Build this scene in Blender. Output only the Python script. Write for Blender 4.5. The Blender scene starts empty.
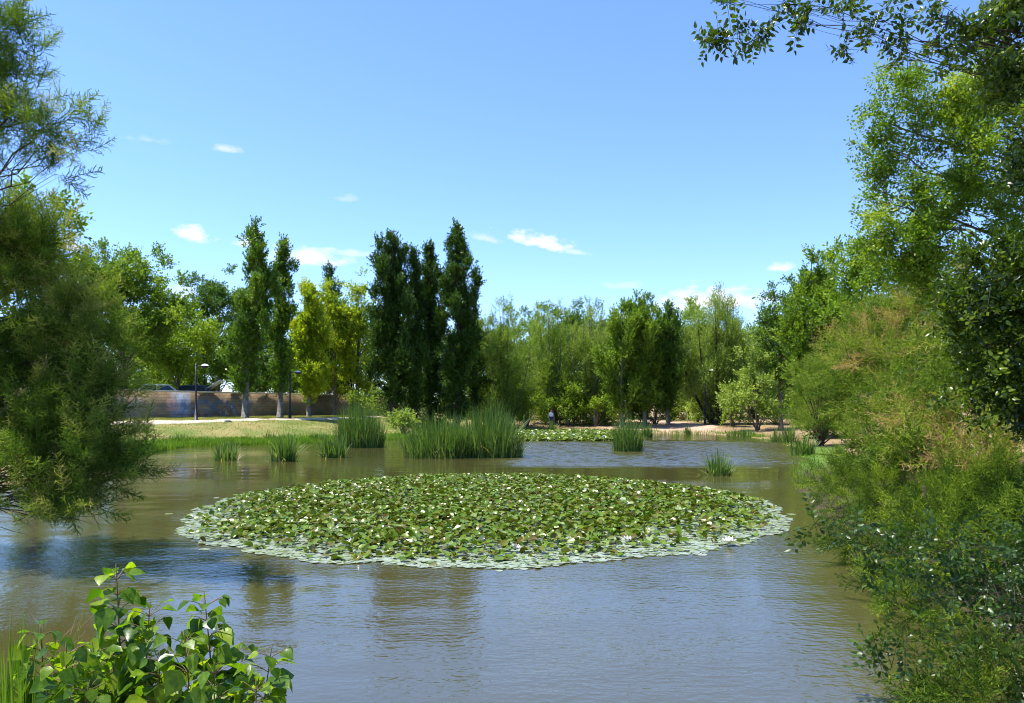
import bpy, bmesh, math
import numpy as np
from mathutils import Vector

# ------------------------------------------------------------------ camera, sky, sun, exposure
S = bpy.context.scene
COL = S.collection
H_PX, F_PX, EYE = 407.0, 768.0, 2.0           # horizon row, focal length in pixels, eye height over the water

cam_d = bpy.data.cameras.new('camera'); cam = bpy.data.objects.new('camera', cam_d); COL.objects.link(cam)
cam.location = (0, 0, EYE); cam.rotation_euler = (math.radians(90), 0, 0)
cam_d.sensor_width = 36; cam_d.lens = 27; cam_d.shift_y = 55.5 / 1024
cam_d.clip_start = 0.05; cam_d.clip_end = 9000
S.camera = cam

SUN_EL = math.radians(66)
SUN_AZ = math.atan2(-0.90, 0.10)              # high, from the left
SX, SY, SZ = math.sin(SUN_AZ) * math.cos(SUN_EL), math.cos(SUN_AZ) * math.cos(SUN_EL), math.sin(SUN_EL)
sun_d = bpy.data.lights.new('sun', 'SUN'); sun = bpy.data.objects.new('sun', sun_d); COL.objects.link(sun)
sun_d.energy = 4.9; sun_d.angle = math.radians(0.53); sun_d.color = (1.0, 0.95, 0.86)
sun.rotation_euler = Vector((-SX, -SY, -SZ)).to_track_quat('-Z', 'Y').to_euler()
sun.location = (-60, 20, 90)

S.view_settings.view_transform = 'Standard'; S.view_settings.look = 'None'
S.view_settings.exposure = 1.08; S.view_settings.gamma = 1.0; S.view_settings.use_curve_mapping = False
S.render.engine = 'CYCLES'
S.cycles.max_bounces = 6; S.cycles.diffuse_bounces = 3; S.cycles.glossy_bounces = 3
S.cycles.transmission_bounces = 3; S.cycles.transparent_max_bounces = 6
S.cycles.use_denoising = True
S.cycles.sample_clamp_indirect = 6.0
try: S.cycles.filter_width = 1.1
except Exception: pass

W = bpy.data.worlds.new('World'); S.world = W; W.use_nodes = True
nt = W.node_tree; nt.nodes.clear()
def N(t, kind, **kw):
    n = t.nodes.new(kind)
    for k, v in kw.items():
        if k == 'ins':
            for i, val in v.items(): n.inputs[i].default_value = val
        else: setattr(n, k, v)
    return n
def math_n(t, op, a, b=None, c=None, clamp=False):
    n = t.nodes.new('ShaderNodeMath'); n.operation = op; n.use_clamp = clamp
    for i, v in enumerate((a, b, c)):
        if v is None: continue
        if isinstance(v, (int, float)): n.inputs[i].default_value = v
        else: t.links.new(v, n.inputs[i])
    return n.outputs[0]
sky = N(nt, 'ShaderNodeTexSky', sky_type='NISHITA', sun_disc=False)
sky.sun_elevation = SUN_EL; sky.sun_rotation = SUN_AZ
sky.altitude = 600; sky.air_density = 1.0; sky.dust_density = 0.0; sky.ozone_density = 2.2
out = N(nt, 'ShaderNodeOutputWorld'); bg = N(nt, 'ShaderNodeBackground')
SKY_STRENGTH = 0.128
bg.inputs[1].default_value = SKY_STRENGTH
tc = N(nt, 'ShaderNodeTexCoord'); sep = N(nt, 'ShaderNodeSeparateXYZ')
nt.links.new(tc.outputs['Generated'], sep.inputs[0])
# small fair-weather clouds, each anchored at a compass bearing / height above the horizon
az = math_n(nt, 'ARCTAN2', sep.outputs[0], sep.outputs[1])
el = math_n(nt, 'ARCSINE', sep.outputs[2])
comb = N(nt, 'ShaderNodeCombineXYZ')
nt.links.new(az, comb.inputs[0]); nt.links.new(el, comb.inputs[1])
mp = N(nt, 'ShaderNodeMapping'); mp.inputs['Scale'].default_value = (1, 1.9, 1)
nt.links.new(comb.outputs[0], mp.inputs[0])
nz = N(nt, 'ShaderNodeTexNoise'); nz.inputs['Scale'].default_value = 42; nz.inputs['Detail'].default_value = 7; nz.inputs['Roughness'].default_value = .62
nt.links.new(mp.outputs[0], nz.inputs['Vector'])
noise = math_n(nt, 'SUBTRACT', nz.outputs[0], 0.5)
CLOUDS = [  # px, py, half width px, half height px, opacity, tilt
    (191, 235, 21, 9, 1.0, -.08), (245, 243, 15, 6, .8, 0), (308, 259, 44, 11, .85, 0), (350, 254, 26, 4, .5, 0), (541, 243, 36, 9, 1.0, -.22),
    (776, 268, 17, 5, .85, 0), (708, 304, 64, 16, .95, .02), (488, 239, 18, 5, .4, -.2), (228, 150, 16, 4, .5, 0), (148, 140, 22, 4, .25, 0),
    (72, 247, 14, 8, .9, 0), (180, 300, 16, 15, .75, 0), (345, 199, 15, 4, .25, 0), (574, 252, 14, 4, .5, -.2), (622, 286, 18, 4, .3, 0)]
mask = None
for px, py, a, b, op, tilt in CLOUDS:
    dx, dz = (px - 512) / F_PX, (H_PX - py) / F_PX
    a0 = math.atan(dx); e0 = math.atan(dz / math.hypot(1, dx))
    sa = a / F_PX * math.cos(a0) ** 2 * 1.2; sb = b / F_PX * math.cos(a0) * 1.3
    da = math_n(nt, 'SUBTRACT', az, a0); de = math_n(nt, 'SUBTRACT', el, e0)
    de = math_n(nt, 'MULTIPLY_ADD', da, -tilt, de)
    u = math_n(nt, 'DIVIDE', da, sa); v = math_n(nt, 'DIVIDE', de, sb)
    below = math_n(nt, 'LESS_THAN', v, 0.0)                       # flat undersides
    v = math_n(nt, 'MULTIPLY', v, math_n(nt, 'MULTIPLY_ADD', below, 0.7, 1.0))
    r = math_n(nt, 'SQRT', math_n(nt, 'ADD', math_n(nt, 'MULTIPLY', u, u), math_n(nt, 'MULTIPLY', v, v)))
    m = math_n(nt, 'ADD', math_n(nt, 'SUBTRACT', 0.92, r), math_n(nt, 'MULTIPLY', noise, 2.5))
    m = math_n(nt, 'MULTIPLY', math_n(nt, 'MULTIPLY', m, 1.35, clamp=True), op)
    mask = m if mask is None else math_n(nt, 'MAXIMUM', mask, m)
mixc = N(nt, 'ShaderNodeMix', data_type='RGBA')
tint = N(nt, 'ShaderNodeMix', data_type='RGBA', blend_type='MULTIPLY'); tint.inputs[0].default_value = 1; tint.inputs[7].default_value = (.75, .88, 1.14, 1)   # deep clear-air blue
nt.links.new(sky.outputs[0], tint.inputs[6])
nt.links.new(mask, mixc.inputs[0]); nt.links.new(tint.outputs[2], mixc.inputs[6])
mixc.inputs[7].default_value = (4.3, 4.35, 4.5, 1)
nt.links.new(mixc.outputs[2], bg.inputs[0]); nt.links.new(bg.outputs[0], out.inputs[0])

# ------------------------------------------------------------------ helpers
def P(px, py, d): return np.array([(px - 512) / F_PX * d, d, EYE - (py - H_PX) / F_PX * d])
def X(px, d): return (px - 512) / F_PX * d
def rng_of(seed): return np.random.default_rng(seed)
def nrm(a): return a / np.maximum(np.linalg.norm(a, axis=-1, keepdims=True), 1e-9)
def sstep(a, b, x):
    t = np.clip((x - a) / (b - a), 0, 1); return t * t * (3 - 2 * t)

class Acc:
    """collects quads (vertices, faces, a tone per face, a material slot per face) for one mesh"""
    def __init__(s): s.V, s.F, s.T, s.M, s.n = [], [], [], [], 0
    def add(s, V, F, tone=0.5, mat=0):
        V = np.asarray(V, float); F = np.asarray(F, np.int64)
        s.V.append(V); s.F.append(F + s.n); s.n += len(V)
        s.T.append(np.broadcast_to(np.asarray(tone, float), (len(F),)))
        s.M.append(np.full(len(F), mat))
    def build(s, name, mats, parent=None, loc=None, smooth=False):
        V = np.concatenate(s.V); F = np.concatenate(s.F); T = np.concatenate(s.T); M = np.concatenate(s.M)
        if loc is not None: V = V - np.asarray(loc)
        me = bpy.data.meshes.new(name)
        me.vertices.add(len(V)); me.vertices.foreach_set('co', V.astype(np.float32).ravel())
        me.loops.add(F.size); me.loops.foreach_set('vertex_index', F.astype(np.int32).ravel())
        me.polygons.add(len(F)); me.polygons.foreach_set('loop_start', (np.arange(len(F)) * 4).astype(np.int32))
        me.polygons.foreach_set('material_index', M.astype(np.int32))
        if smooth: me.polygons.foreach_set('use_smooth', np.ones(len(F), bool))
        at = me.attributes.new('tone', 'FLOAT', 'FACE'); at.data.foreach_set('value', T.astype(np.float32))
        for m in (mats if isinstance(mats, (list, tuple)) else [mats]): me.materials.append(m)
        me.update(calc_edges=True); me.validate()
        o = bpy.data.objects.new(name, me); COL.objects.link(o)
        if parent is not None: o.parent = parent
        if loc is not None and parent is None: o.location = loc
        return o

def tag(o, label=None, cat=None, group=None, kind=None):
    if label: o['label'] = label
    if cat: o['category'] = cat
    if group: o['group'] = group
    if kind: o['kind'] = kind
    return o
def empty(name, loc, label, cat, group=None):
    o = bpy.data.objects.new(name, None); COL.objects.link(o); o.location = loc; o.empty_display_size = .2
    return tag(o, label, cat, group)

def tube(acc, pts, radii, sides=6, tone=0.5, mat=0):
    pts = np.asarray(pts, float); n = len(pts)
    radii = np.broadcast_to(np.asarray(radii, float), (n,))
    t = nrm(np.gradient(pts, axis=0))
    ref = np.where(np.abs(t[:, 2:3]) > 0.9, np.array([[1., 0, 0]]), np.array([[0, 0, 1.]]))
    ref[:] = ref[n // 2]
    a = nrm(np.cross(t, ref)); b = np.cross(t, a)
    ang = np.linspace(0, 2 * math.pi, sides, endpoint=False)
    V = pts[:, None] + radii[:, None, None] * (np.cos(ang)[None, :, None] * a[:, None] + np.sin(ang)[None, :, None] * b[:, None])
    V = V.reshape(-1, 3)
    i = np.arange(n - 1)[:, None] * sides; j = np.arange(sides)[None]; k = (j + 1) % sides
    F = np.stack([i + j, i + k, i + sides + k, i + sides + j], -1).reshape(-1, 4)
    acc.add(V, F, tone, mat)
    if sides >= 6 and sides % 2 == 0:       # end caps
        for base in (0, (n - 1) * sides):
            c = [[base + q, base + q + 1, base + sides - q - 2, base + sides - q - 1] for q in range(sides // 2 - 1)]
            acc.F.append(np.array(c) + acc.n - len(V)); acc.T.append(np.full(len(c), 0.5)); acc.M.append(np.full(len(c), mat))
def curve_pts(p0, p1, p2, n=6):
    t = np.linspace(0, 1, n)[:, None]
    return (1 - t) ** 2 * np.asarray(p0) + 2 * t * (1 - t) * np.asarray(p1) + t * t * np.asarray(p2)
def box(acc, lo, hi, tone=.5, mat=0):
    (x0, y0, z0), (x1, y1, z1) = lo, hi
    V = [(x0, y0, z0), (x1, y0, z0), (x1, y1, z0), (x0, y1, z0), (x0, y0, z1), (x1, y0, z1), (x1, y1, z1), (x0, y1, z1)]
    acc.add(V, [(3, 2, 1, 0), (4, 5, 6, 7), (0, 1, 5, 4), (1, 2, 6, 5), (2, 3, 7, 6), (3, 0, 4, 7)], tone, mat)

# ---- leaf and twig templates: arrays of (verts, quads, tone offsets), stem along +Z
def leaf_quads(base, d, side, nor, L, w, near=False, fold=.12):
    b, d, s, nn = map(np.asarray, (base, d, side, nor))
    if not near:
        return np.array([b, b + d * L * .45 + s * w + nn * fold * w, b + d * L, b + d * L * .45 - s * w + nn * fold * w]), [(0, 1, 2, 3)]
    m1 = b + d * L * .38 - nn * fold * w; tip = b + d * L - nn * L * .10
    V = np.array([b, m1, tip, b + d * L * .30 + s * w + nn * fold * w, b + d * L * .68 + s * w * .78, b + d * L * .30 - s * w + nn * fold * w, b + d * L * .68 - s * w * .78])
    return V, [(0, 1, 4, 3), (1, 2, 2, 4), (0, 5, 6, 1), (1, 6, 2, 2)]
def leaf_near(base, d, side, nor, L, w, fold=.25, curl=.12):
    """broad leaf of six true quads per side pair"""
    b, d, s, nn = map(np.asarray, (base, d, side, nor))
    st = [(0, .10), (.16, .86), (.38, 1.0), (.68, .62), (1, .03)]
    V, F = [], []
    for t, ww in st:
        c = b + d * L * t - nn * L * curl * t * t
        V += [c + s * w * ww + nn * fold * w * ww, c, c - s * w * ww + nn * fold * w * ww]
    for i in range(4):
        o = 3 * i
        F += [(o, o + 1, o + 4, o + 3), (o + 1, o + 2, o + 5, o + 4)]
    return np.array(V), F
def make_twig(seed, n=9, stem=.5, L=.13, w=.045, spread=55, droop=0., near=False, two_rank=False):
    r = rng_of(seed); V, F, T = [], [], []; o = 0
    for i in range(n):
        t = (i + .6) / n
        az_ = (i % 2) * math.pi + r.normal(0, .25) if two_rank else i * 2.4 + r.normal(0, .4)
        sp = math.radians(spread + r.normal(0, 14)) * (1 - .55 * (i == n - 1))
        rad = np.array([math.cos(az_), math.sin(az_), 0])
        d = rad * math.sin(sp) + np.array([0, 0, 1]) * math.cos(sp); d[2] -= droop; d /= np.linalg.norm(d)
        s = np.cross(d, [0, 0, 1.]) if two_rank is False else np.cross(d, [-rad[1], rad[0], 0.])
        s = s / max(np.linalg.norm(s), 1e-6); tw = r.normal(0, .7); nn = np.cross(s, d)
        s, nn = s * math.cos(tw) + nn * math.sin(tw), nn * math.cos(tw) - s * math.sin(tw)
        k = r.uniform(.7, 1.15)
        base = np.array([0, 0, stem * t]) + rad * .01
        if near == 2: v, f = leaf_near(base, d, s, nn, L * k, w * k)
        else: v, f = leaf_quads(base, d, s, nn, L * k, w * k)
        V.append(v); F += [tuple(q + o for q in g) for g in f]; o += len(v); T += [r.normal(0, .10)] * len(f)
    if near == 2:
        wv = stem * .012
        for ax_ in ((1, 0), (0, 1)):
            a_ = np.array([ax_[0], ax_[1], 0]) * wv
            V.append(np.array([[0, 0, -stem * .5] - a_, [0, 0, -stem * .5] + a_, [0, 0, stem] + a_ * .4, [0, 0, stem] - a_ * .4])); F.append((o, o + 1, o + 2, o + 3)); T.append(-.6); o += 4
    return np.concatenate(V), np.array(F), np.array(T)
def make_plume(seed, L=.42, nb=22, bl=.125, needles=5, nw=.0042):
    """feathery tamarisk spray: an arching stem, fine branchlets, thread leaves"""
    r = rng_of(seed); V, F, T = [], [], []; o = 0
    bend = r.uniform(.1, .3); ba = r.uniform(0, 6.28)
    def strip(p, q, wdt):
        nonlocal o
        a = nrm(np.cross(q - p, r.normal(size=3)))
        V.append(np.array([p - a * wdt, p + a * wdt, q + a * wdt * .35, q - a * wdt * .35])); F.append((o, o + 1, o + 2, o + 3)); o += 4
    def at(t): return np.array([math.cos(ba) * bend * L * t * t, math.sin(ba) * bend * L * t * t, L * t])
    for k in range(4):
        strip(at(k / 4), at((k + 1) / 4), nw * 1.5); T.append(-.25)
    for i in range(nb):
        t = .12 + .88 * (i + .5) / nb; p = at(t); a = i * 2.4
        l = bl * (1.25 - .8 * t) * r.uniform(.7, 1.2); up = r.uniform(.55, 1.2)
        d = nrm(np.array([math.cos(a), math.sin(a), up])); q = p + d * l
        strip(p, q, nw * .9); tn = r.normal(0, .08) + (t - .5) * .25; T.append(tn)
        for j in range(needles):
            u = (j + .6) / needles; b0 = p + d * l * u
            dd = nrm(d * 1.1 + r.normal(size=3) * .62); strip(b0, b0 + dd * l * .36, nw); T.append(tn + r.normal(0, .05))
    return np.concatenate(V), np.array(F), np.array(T)

def instance(acc, tmpl, pos, dirs, scale, tone, seed, mat=0):
    """place template copies (baked into one crown mesh): Z axis along dirs, random roll"""
    V, F, T = tmpl; n = len(pos)
    if n == 0: return
    r = rng_of(seed)
    z = nrm(dirs); x = nrm(np.cross(r.normal(size=(n, 3)), z)); y = np.cross(z, x)
    A = np.stack([x, y, z], 1)                                     # rows are the axes
    out_ = np.einsum('kj,njc->nkc', V, A) * scale[:, None, None] + pos[:, None]
    FF = (F[None] + (np.arange(n) * len(V))[:, None, None]).reshape(-1, 4)
    acc.add(out_.reshape(-1, 3), FF, np.clip((tone[:, None] + T[None]).ravel(), 0, 1), mat)

def foliage(acc, clumps, tmpls, dens, seed, root, up=.5, out_w=.6, rnd=.6, scale=(.8, 1.2), mat=0, pw=2.0, tone0=.5, tvar=.13, flat=1.0, sub=0, lobe=(.34, .52)):
    """clumps: (centre, radius vector); dens twigs per (mean radius)^pw"""
    r = rng_of(seed); root = np.asarray(root, float)
    if sub:                                                       # break each clump into lobes with hollows between them
        lobes = []
        for c in clumps:
            rv = np.broadcast_to(np.asarray(c[1], float), (3,)); rm = rv.mean()
            for k in range(sub if rm > .25 else 2):
                g = nrm(r.normal(size=3)); g[2] *= .85; fr_ = r.uniform(*lobe)
                lobes.append((np.asarray(c[0]) + g * rv * r.uniform(.45, .9), rv * fr_, (c[2] if len(c) > 2 else 1) * (1 / fr_) ** pw / sub * .72, c[3] if len(c) > 3 else 0))
        clumps = lobes
    for ci, c in enumerate(clumps):
        cen = np.asarray(c[0], float); rad = np.broadcast_to(np.asarray(c[1], float), (3,)); k = c[2] if len(c) > 2 else 1.0
        n = max(4, int(dens * (rad.mean() ** pw) * k)); ct = tone0 + r.normal(0, tvar) + (c[3] if len(c) > 3 else 0)
        g = nrm(r.normal(size=(n, 3))) * (r.uniform(0, 1, (n, 1)) ** .45) * (1 + .22 * r.normal(size=(n, 1)))
        pos = cen + g * rad * np.array([1, 1, flat])
        outv = nrm(cen - root) * .4 + g
        d = outv * out_w + np.array([0, 0, up]) + r.normal(size=(n, 3)) * rnd
        which = r.integers(0, len(tmpls), n); sc = r.uniform(scale[0], scale[1], n); tn = ct + r.normal(0, .09, n)
        for j in range(len(tmpls)):
            m = which == j
            instance(acc, tmpls[j], pos[m], d[m], sc[m], tn[m], seed * 31 + ci * 7 + j, mat)

def mat_simple(name, col, rough=.8, spec=.3, noise=None, bump=None, metallic=0):
    m = bpy.data.materials.new(name); m.use_nodes = True; t = m.node_tree; b = t.nodes['Principled BSDF']
    b.inputs['Roughness'].default_value = rough; b.inputs['Specular IOR Level'].default_value = spec; b.inputs['Metallic'].default_value = metallic
    if noise is None: b.inputs['Base Color'].default_value = (*col, 1)
    else:
        sc, col2 = noise
        tcn = N(t, 'ShaderNodeTexCoord'); n = N(t, 'ShaderNodeTexNoise'); n.inputs['Scale'].default_value = sc; n.inputs['Detail'].default_value = 6
        t.links.new(tcn.outputs['Object'], n.inputs['Vector'])
        r = N(t, 'ShaderNodeValToRGB'); r.color_ramp.elements[0].position = .35; r.color_ramp.elements[1].position = .65
        r.color_ramp.elements[0].color = (*col, 1); r.color_ramp.elements[1].color = (*col2, 1)
        t.links.new(n.outputs[0], r.inputs[0]); t.links.new(r.outputs[0], b.inputs['Base Color'])
        if bump:
            bp = N(t, 'ShaderNodeBump'); bp.inputs['Distance'].default_value = bump; t.links.new(n.outputs[0], bp.inputs['Height']); t.links.new(bp.outputs[0], b.inputs['Normal'])
    return m
def mat_leaf(name, c0, c1, c2, rough=.45, spec=.35, transl=.35, tcol=(1.35, 1.5, .5), c3=None, mottle=0):
    m = bpy.data.materials.new(name); m.use_nodes = True; t = m.node_tree; b = t.nodes['Principled BSDF']
    c0, c1, c2 = (tuple(min(.62, v * k) for v, k in zip(c, (1.66, 1.66, 1.05))) for c in (c0, c1, c2)); spec *= .6; transl = min(.48, transl * 1.1)
    at = N(t, 'ShaderNodeAttribute', attribute_name='tone')
    r = N(t, 'ShaderNodeValToRGB'); e = r.color_ramp.elements
    e[0].position = .15; e[0].color = (*c0, 1); e[1].position = .88; e[1].color = (*c2, 1)
    x = e.new(.5); x.color = (*c1, 1)
    if c3: y = e.new(.97); y.color = (*c3, 1)
    fac = at.outputs['Fac']
    if mottle:                                                    # blotches and blemishes across each blade
        tcn = N(t, 'ShaderNodeTexCoord'); n = N(t, 'ShaderNodeTexNoise'); n.inputs['Scale'].default_value = mottle; n.inputs['Detail'].default_value = 5; n.inputs['Roughness'].default_value = .65
        t.links.new(tcn.outputs['Object'], n.inputs['Vector']); fac = math_n(t, 'ADD', fac, math_n(t, 'MULTIPLY_ADD', n.outputs[0], 1.3, -.65))
        bp = N(t, 'ShaderNodeBump'); bp.inputs['Distance'].default_value = .0015; bp.inputs['Strength'].default_value = .6; t.links.new(n.outputs[0], bp.inputs['Height']); t.links.new(bp.outputs[0], b.inputs['Normal'])
    t.links.new(fac, r.inputs[0]); t.links.new(r.outputs[0], b.inputs['Base Color'])
    b.inputs['Roughness'].default_value = rough; b.inputs['Specular IOR Level'].default_value = spec
    tr = N(t, 'ShaderNodeBsdfTranslucent'); mx = N(t, 'ShaderNodeMix', data_type='RGBA', blend_type='MULTIPLY'); mx.inputs[0].default_value = 1
    mx.inputs[7].default_value = (*tcol, 1); t.links.new(r.outputs[0], mx.inputs[6]); t.links.new(mx.outputs[2], tr.inputs[0])
    ms = N(t, 'ShaderNodeMixShader'); ms.inputs[0].default_value = transl
    t.links.new(b.outputs[0], ms.inputs[1]); t.links.new(tr.outputs[0], ms.inputs[2])
    t.links.new(ms.outputs[0], t.nodes['Material Output'].inputs[0])
    return m

# ------------------------------------------------------------------ the pond outline and the terrain
SHORE = np.array([(-4, 3.4), (-7.0, 7), (-10.5, 13), (-13.0, 20), (-15.2, 28), (-16.4, 34), (-16.6, 38.6), (-14.6, 40.2), (-11.5, 41.8), (-9.2, 43.5), (-7.4, 47),
                  (-5, 55), (-2, 61.5), (2, 63.5), (7, 62), (10.6, 59), (14.2, 57.2), (16.0, 53), (15.8, 45), (14.2, 39), (12.4, 34), (10.8, 29), (8.9, 23.5), (7.0, 18.5), (5.6, 14), (4.7, 10), (4.3, 7), (3.6, 5), (2.0, 3.6), (-1, 2.9)], float)
def shore_dist(x, y):
    """signed distance to the water's edge, positive on land"""
    x = np.asarray(x, float); y = np.asarray(y, float); p = np.stack([x.ravel(), y.ravel()], -1)
    best = np.full(len(p), 1e9); inside = np.zeros(len(p), bool)
    A = SHORE; B = np.roll(SHORE, -1, 0)
    for a, b in zip(A, B):
        ab = b - a; t = np.clip(((p - a) @ ab) / (ab @ ab), 0, 1)
        best = np.minimum(best, np.linalg.norm(p - (a + t[:, None] * ab), axis=1))
        c = ((a[1] > p[:, 1]) != (b[1] > p[:, 1])) & (p[:, 0] < (b[0] - a[0]) * (p[:, 1] - a[1]) / (b[1] - a[1] + 1e-12) + a[0])
        inside ^= c
    return np.where(inside, -best, best).reshape(x.shape)
W0, W1 = np.array([-32.1, 37.4]), np.array([-12.3, 78.5])          # the garden wall's line
WD = (W1 - W0) / np.linalg.norm(W1 - W0); WN = np.array([WD[1], -WD[0]])   # WN points to the pond
def gz(x, y):
    x = np.asarray(x, float); y = np.asarray(y, float); s = shore_dist(x, y)
    wob = .25 * np.sin(x * .9 + 1.3 * np.sin(y * .5)) + .2 * np.sin(y * 1.3 + x * .4)
    s2 = s + wob * .8 * sstep(6, 14, y)
    left = sstep(-4, -9, x) * sstep(22, 36, y)
    z = np.where(s2 > 0, .06 * np.minimum(s2, 1) + .40 * sstep(0, 9, s2) + left * .72 * sstep(.5, 9.5, s2) + .25 * sstep(8, 30, s2), -np.minimum(-s2 * .35, .9))
    q = (x - W0[0]) * WN[0] + (y - W0[1]) * WN[1]                   # behind the wall: a street on higher ground
    z = z + .85 * sstep(-.1, -1.0, q) * sstep(20, 34, y) * sstep(130, 100, y)
    z = z + .03 * np.sin(x * 2.1 + y) * np.sin(y * 1.7 - x * .6) * (s > .6)
    far = np.maximum(np.hypot(x, y - 40) - 90, 0)
    return z + far * .004
def gz1(x, y): return float(gz(np.array([x]), np.array([y]))[0])

def axis(lo, hi, step, far):
    a = list(np.arange(lo, hi + step, step)); k = step
    while a[-1] < far: k *= 1.35; a.append(a[-1] + k)
    k = step
    while a[0] > -far: k *= 1.35; a.insert(0, a[0] - k)
    return np.array(a)
xs = axis(-36, 26, .34, 3500); ys = axis(-4, 82, .34, 3500)
GX, GY = np.meshgrid(xs, ys); GZ = gz(GX, GY); GS = shore_dist(GX, GY)
V = np.stack([GX, GY, GZ], -1).reshape(-1, 3); nx, ny = len(xs), len(ys)
i = np.arange(ny - 1)[:, None] * nx + np.arange(nx - 1)[None]
F = np.stack([i, i + 1, i + nx + 1, i + nx], -1).reshape(-1, 4)

m_ground = bpy.data.materials.new('ground_soil_and_grass'); m_ground.use_nodes = True; t = m_ground.node_tree; b = t.nodes['Principled BSDF']
b.inputs['Roughness'].default_value = .95; b.inputs['Specular IOR Level'].default_value = .1
tcn = N(t, 'ShaderNodeTexCoord')
def tnoise(sc, det=5):
    n = N(t, 'ShaderNodeTexNoise'); n.inputs['Scale'].default_value = sc; n.inputs['Detail'].default_value = det; t.links.new(tcn.outputs['Object'], n.inputs['Vector']); return n.outputs[0]
def ramp(fac, a, ca, b_, cb):
    r = N(t, 'ShaderNodeValToRGB'); r.color_ramp.elements[0].position = a; r.color_ramp.elements[1].position = b_
    r.color_ramp.elements[0].color = (*ca, 1); r.color_ramp.elements[1].color = (*cb, 1); t.links.new(fac, r.inputs[0]); return r.outputs[0]
def cmix(f, a, c):
    mx = N(t, 'ShaderNodeMix', data_type='RGBA'); t.links.new(f, mx.inputs[0]); t.links.new(a, mx.inputs[6]); t.links.new(c, mx.inputs[7]); return mx.outputs[2]
n1, n2 = tnoise(.6, 6), tnoise(6, 8)
soil = ramp(n2, .3, (.17, .115, .062), .7, (.31, .22, .13))
dry = ramp(n1, .38, (.23, .20, .080), .62, (.11, .15, .035)); green = ramp(n2, .3, (.05, .09, .018), .7, (.10, .17, .03))
sand = ramp(n2, .3, (.32, .21, .145), .7, (.40, .28, .20))
def attr(nm): return N(t, 'ShaderNodeAttribute', attribute_name=nm).outputs['Fac']
def soft(nm): return math_n(t, 'MULTIPLY', math_n(t, 'ADD', attr(nm), math_n(t, 'MULTIPLY_ADD', n2, .9, -.62)), 2.4, clamp=True)
colr = cmix(soft('dry'), soil, dry); colr = cmix(soft('sand'), colr, sand); colr = cmix(soft('green'), colr, green)
bank_shade = ramp(n2, .3, (.030, .026, .014), .7, (.070, .055, .030)); colr = cmix(attr('bank_shade'), colr, bank_shade)  # shade under the right bank shrubs, painted into the ground colour
t.links.new(colr, b.inputs['Base Color'])
bp = N(t, 'ShaderNodeBump'); bp.inputs['Distance'].default_value = .05; t.links.new(n2, bp.inputs['Height']); t.links.new(bp.outputs[0], b.inputs['Normal'])
ga = Acc(); ga.add(V, F); ground = ga.build('ground', m_ground, smooth=True); tag(ground, kind='structure')
left_m = sstep(-3, -7, GX)
z_dry = left_m * sstep(1.6, 3, GS) * sstep(30, 36, GY) + .55 * (1 - left_m) * sstep(3, 6, GS) * sstep(20, 60, GY) * .4
z_green = (GS < 2.2) * (GS > -.3) * (left_m * sstep(28, 34, GY) * .9 + sstep(6, 9, GX) * sstep(40, 35, GY) * (GY > 15) * .8)
z_sand = .75 * sstep(17, 15.5, GX) * sstep(6.5, 9, GX) * sstep(-.2, .4, GS) * sstep(48, 53, GY) * sstep(78, 68, GY)
z_bank_shade = sstep(1, 3, GX) * sstep(28, 22, GY) * sstep(-3, 0, GY)
for nm, z in (('bank_shade', z_bank_shade), ('dry', z_dry), ('green', z_green), ('sand', z_sand)):
    at = ground.data.attributes.new(nm, 'FLOAT', 'POINT'); at.data.foreach_set('value', z.astype(np.float32).ravel())

# water: one sheet of muddy pond water with wind ripples
m_water = bpy.data.materials.new('muddy_pond_water'); m_water.use_nodes = True; t = m_water.node_tree; b = t.nodes['Principled BSDF']
tcn = N(t, 'ShaderNodeTexCoord')
b.inputs['Roughness'].default_value = .04; b.inputs['IOR'].default_value = 2.05; b.inputs['Specular IOR Level'].default_value = .5
mud = ramp(tnoise(.22, 3), .3, (.053, .050, .016), .7, (.067, .063, .022)); t.links.new(mud, b.inputs['Base Color'])
def wnoise(scale, sx, sy, det=2, rot=0):
    mpn = N(t, 'ShaderNodeMapping'); mpn.inputs['Scale'].default_value = (sx, sy, 1); mpn.inputs['Rotation'].default_value = (0, 0, rot)
    t.links.new(tcn.outputs['Object'], mpn.inputs[0])
    n = N(t, 'ShaderNodeTexNoise'); n.inputs['Scale'].default_value = scale; n.inputs['Detail'].default_value = det; t.links.new(mpn.outputs[0], n.inputs['Vector']); return n.outputs[0]
w1 = wnoise(6.4, .6, 1.35, 2, .2); w2 = wnoise(13.0, .8, 1.25, 3, -.15); w3 = wnoise(.8, 1, 1.6, 1, .1)
patch = ramp(wnoise(.09, .8, 1.5, 2), .40, (.25, .25, .25), .60, (1.1, 1.1, 1.1))
sepw = N(t, 'ShaderNodeSeparateXYZ'); t.links.new(tcn.outputs['Object'], sepw.inputs[0])
def band(v, a, b_):
    r = N(t, 'ShaderNodeMapRange', interpolation_type='SMOOTHSTEP'); r.inputs[1].default_value = a; r.inputs[2].default_value = b_; t.links.new(v, r.inputs[0]); return r.outputs[0]
calm_wob = math_n(t, 'MULTIPLY_ADD', w3, 2.0, sepw.outputs[1])
lee = math_n(t, 'SUBTRACT', band(calm_wob, 21.0, 22.5), band(calm_wob, 26.0, 27.0))    # lee of the reeds: calm water behind the lily bed
breeze = math_n(t, 'MULTIPLY', math_n(t, 'MULTIPLY', band(calm_wob, 26.0, 27.0), math_n(t, 'SUBTRACT', 1.0, band(calm_wob, 43, 47))), band(sepw.outputs[0], -1.5, 1.0))
amp = math_n(t, 'MULTIPLY_ADD', lee, -.75, 1.0)
amp = math_n(t, 'MULTIPLY', amp, patch)
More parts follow.
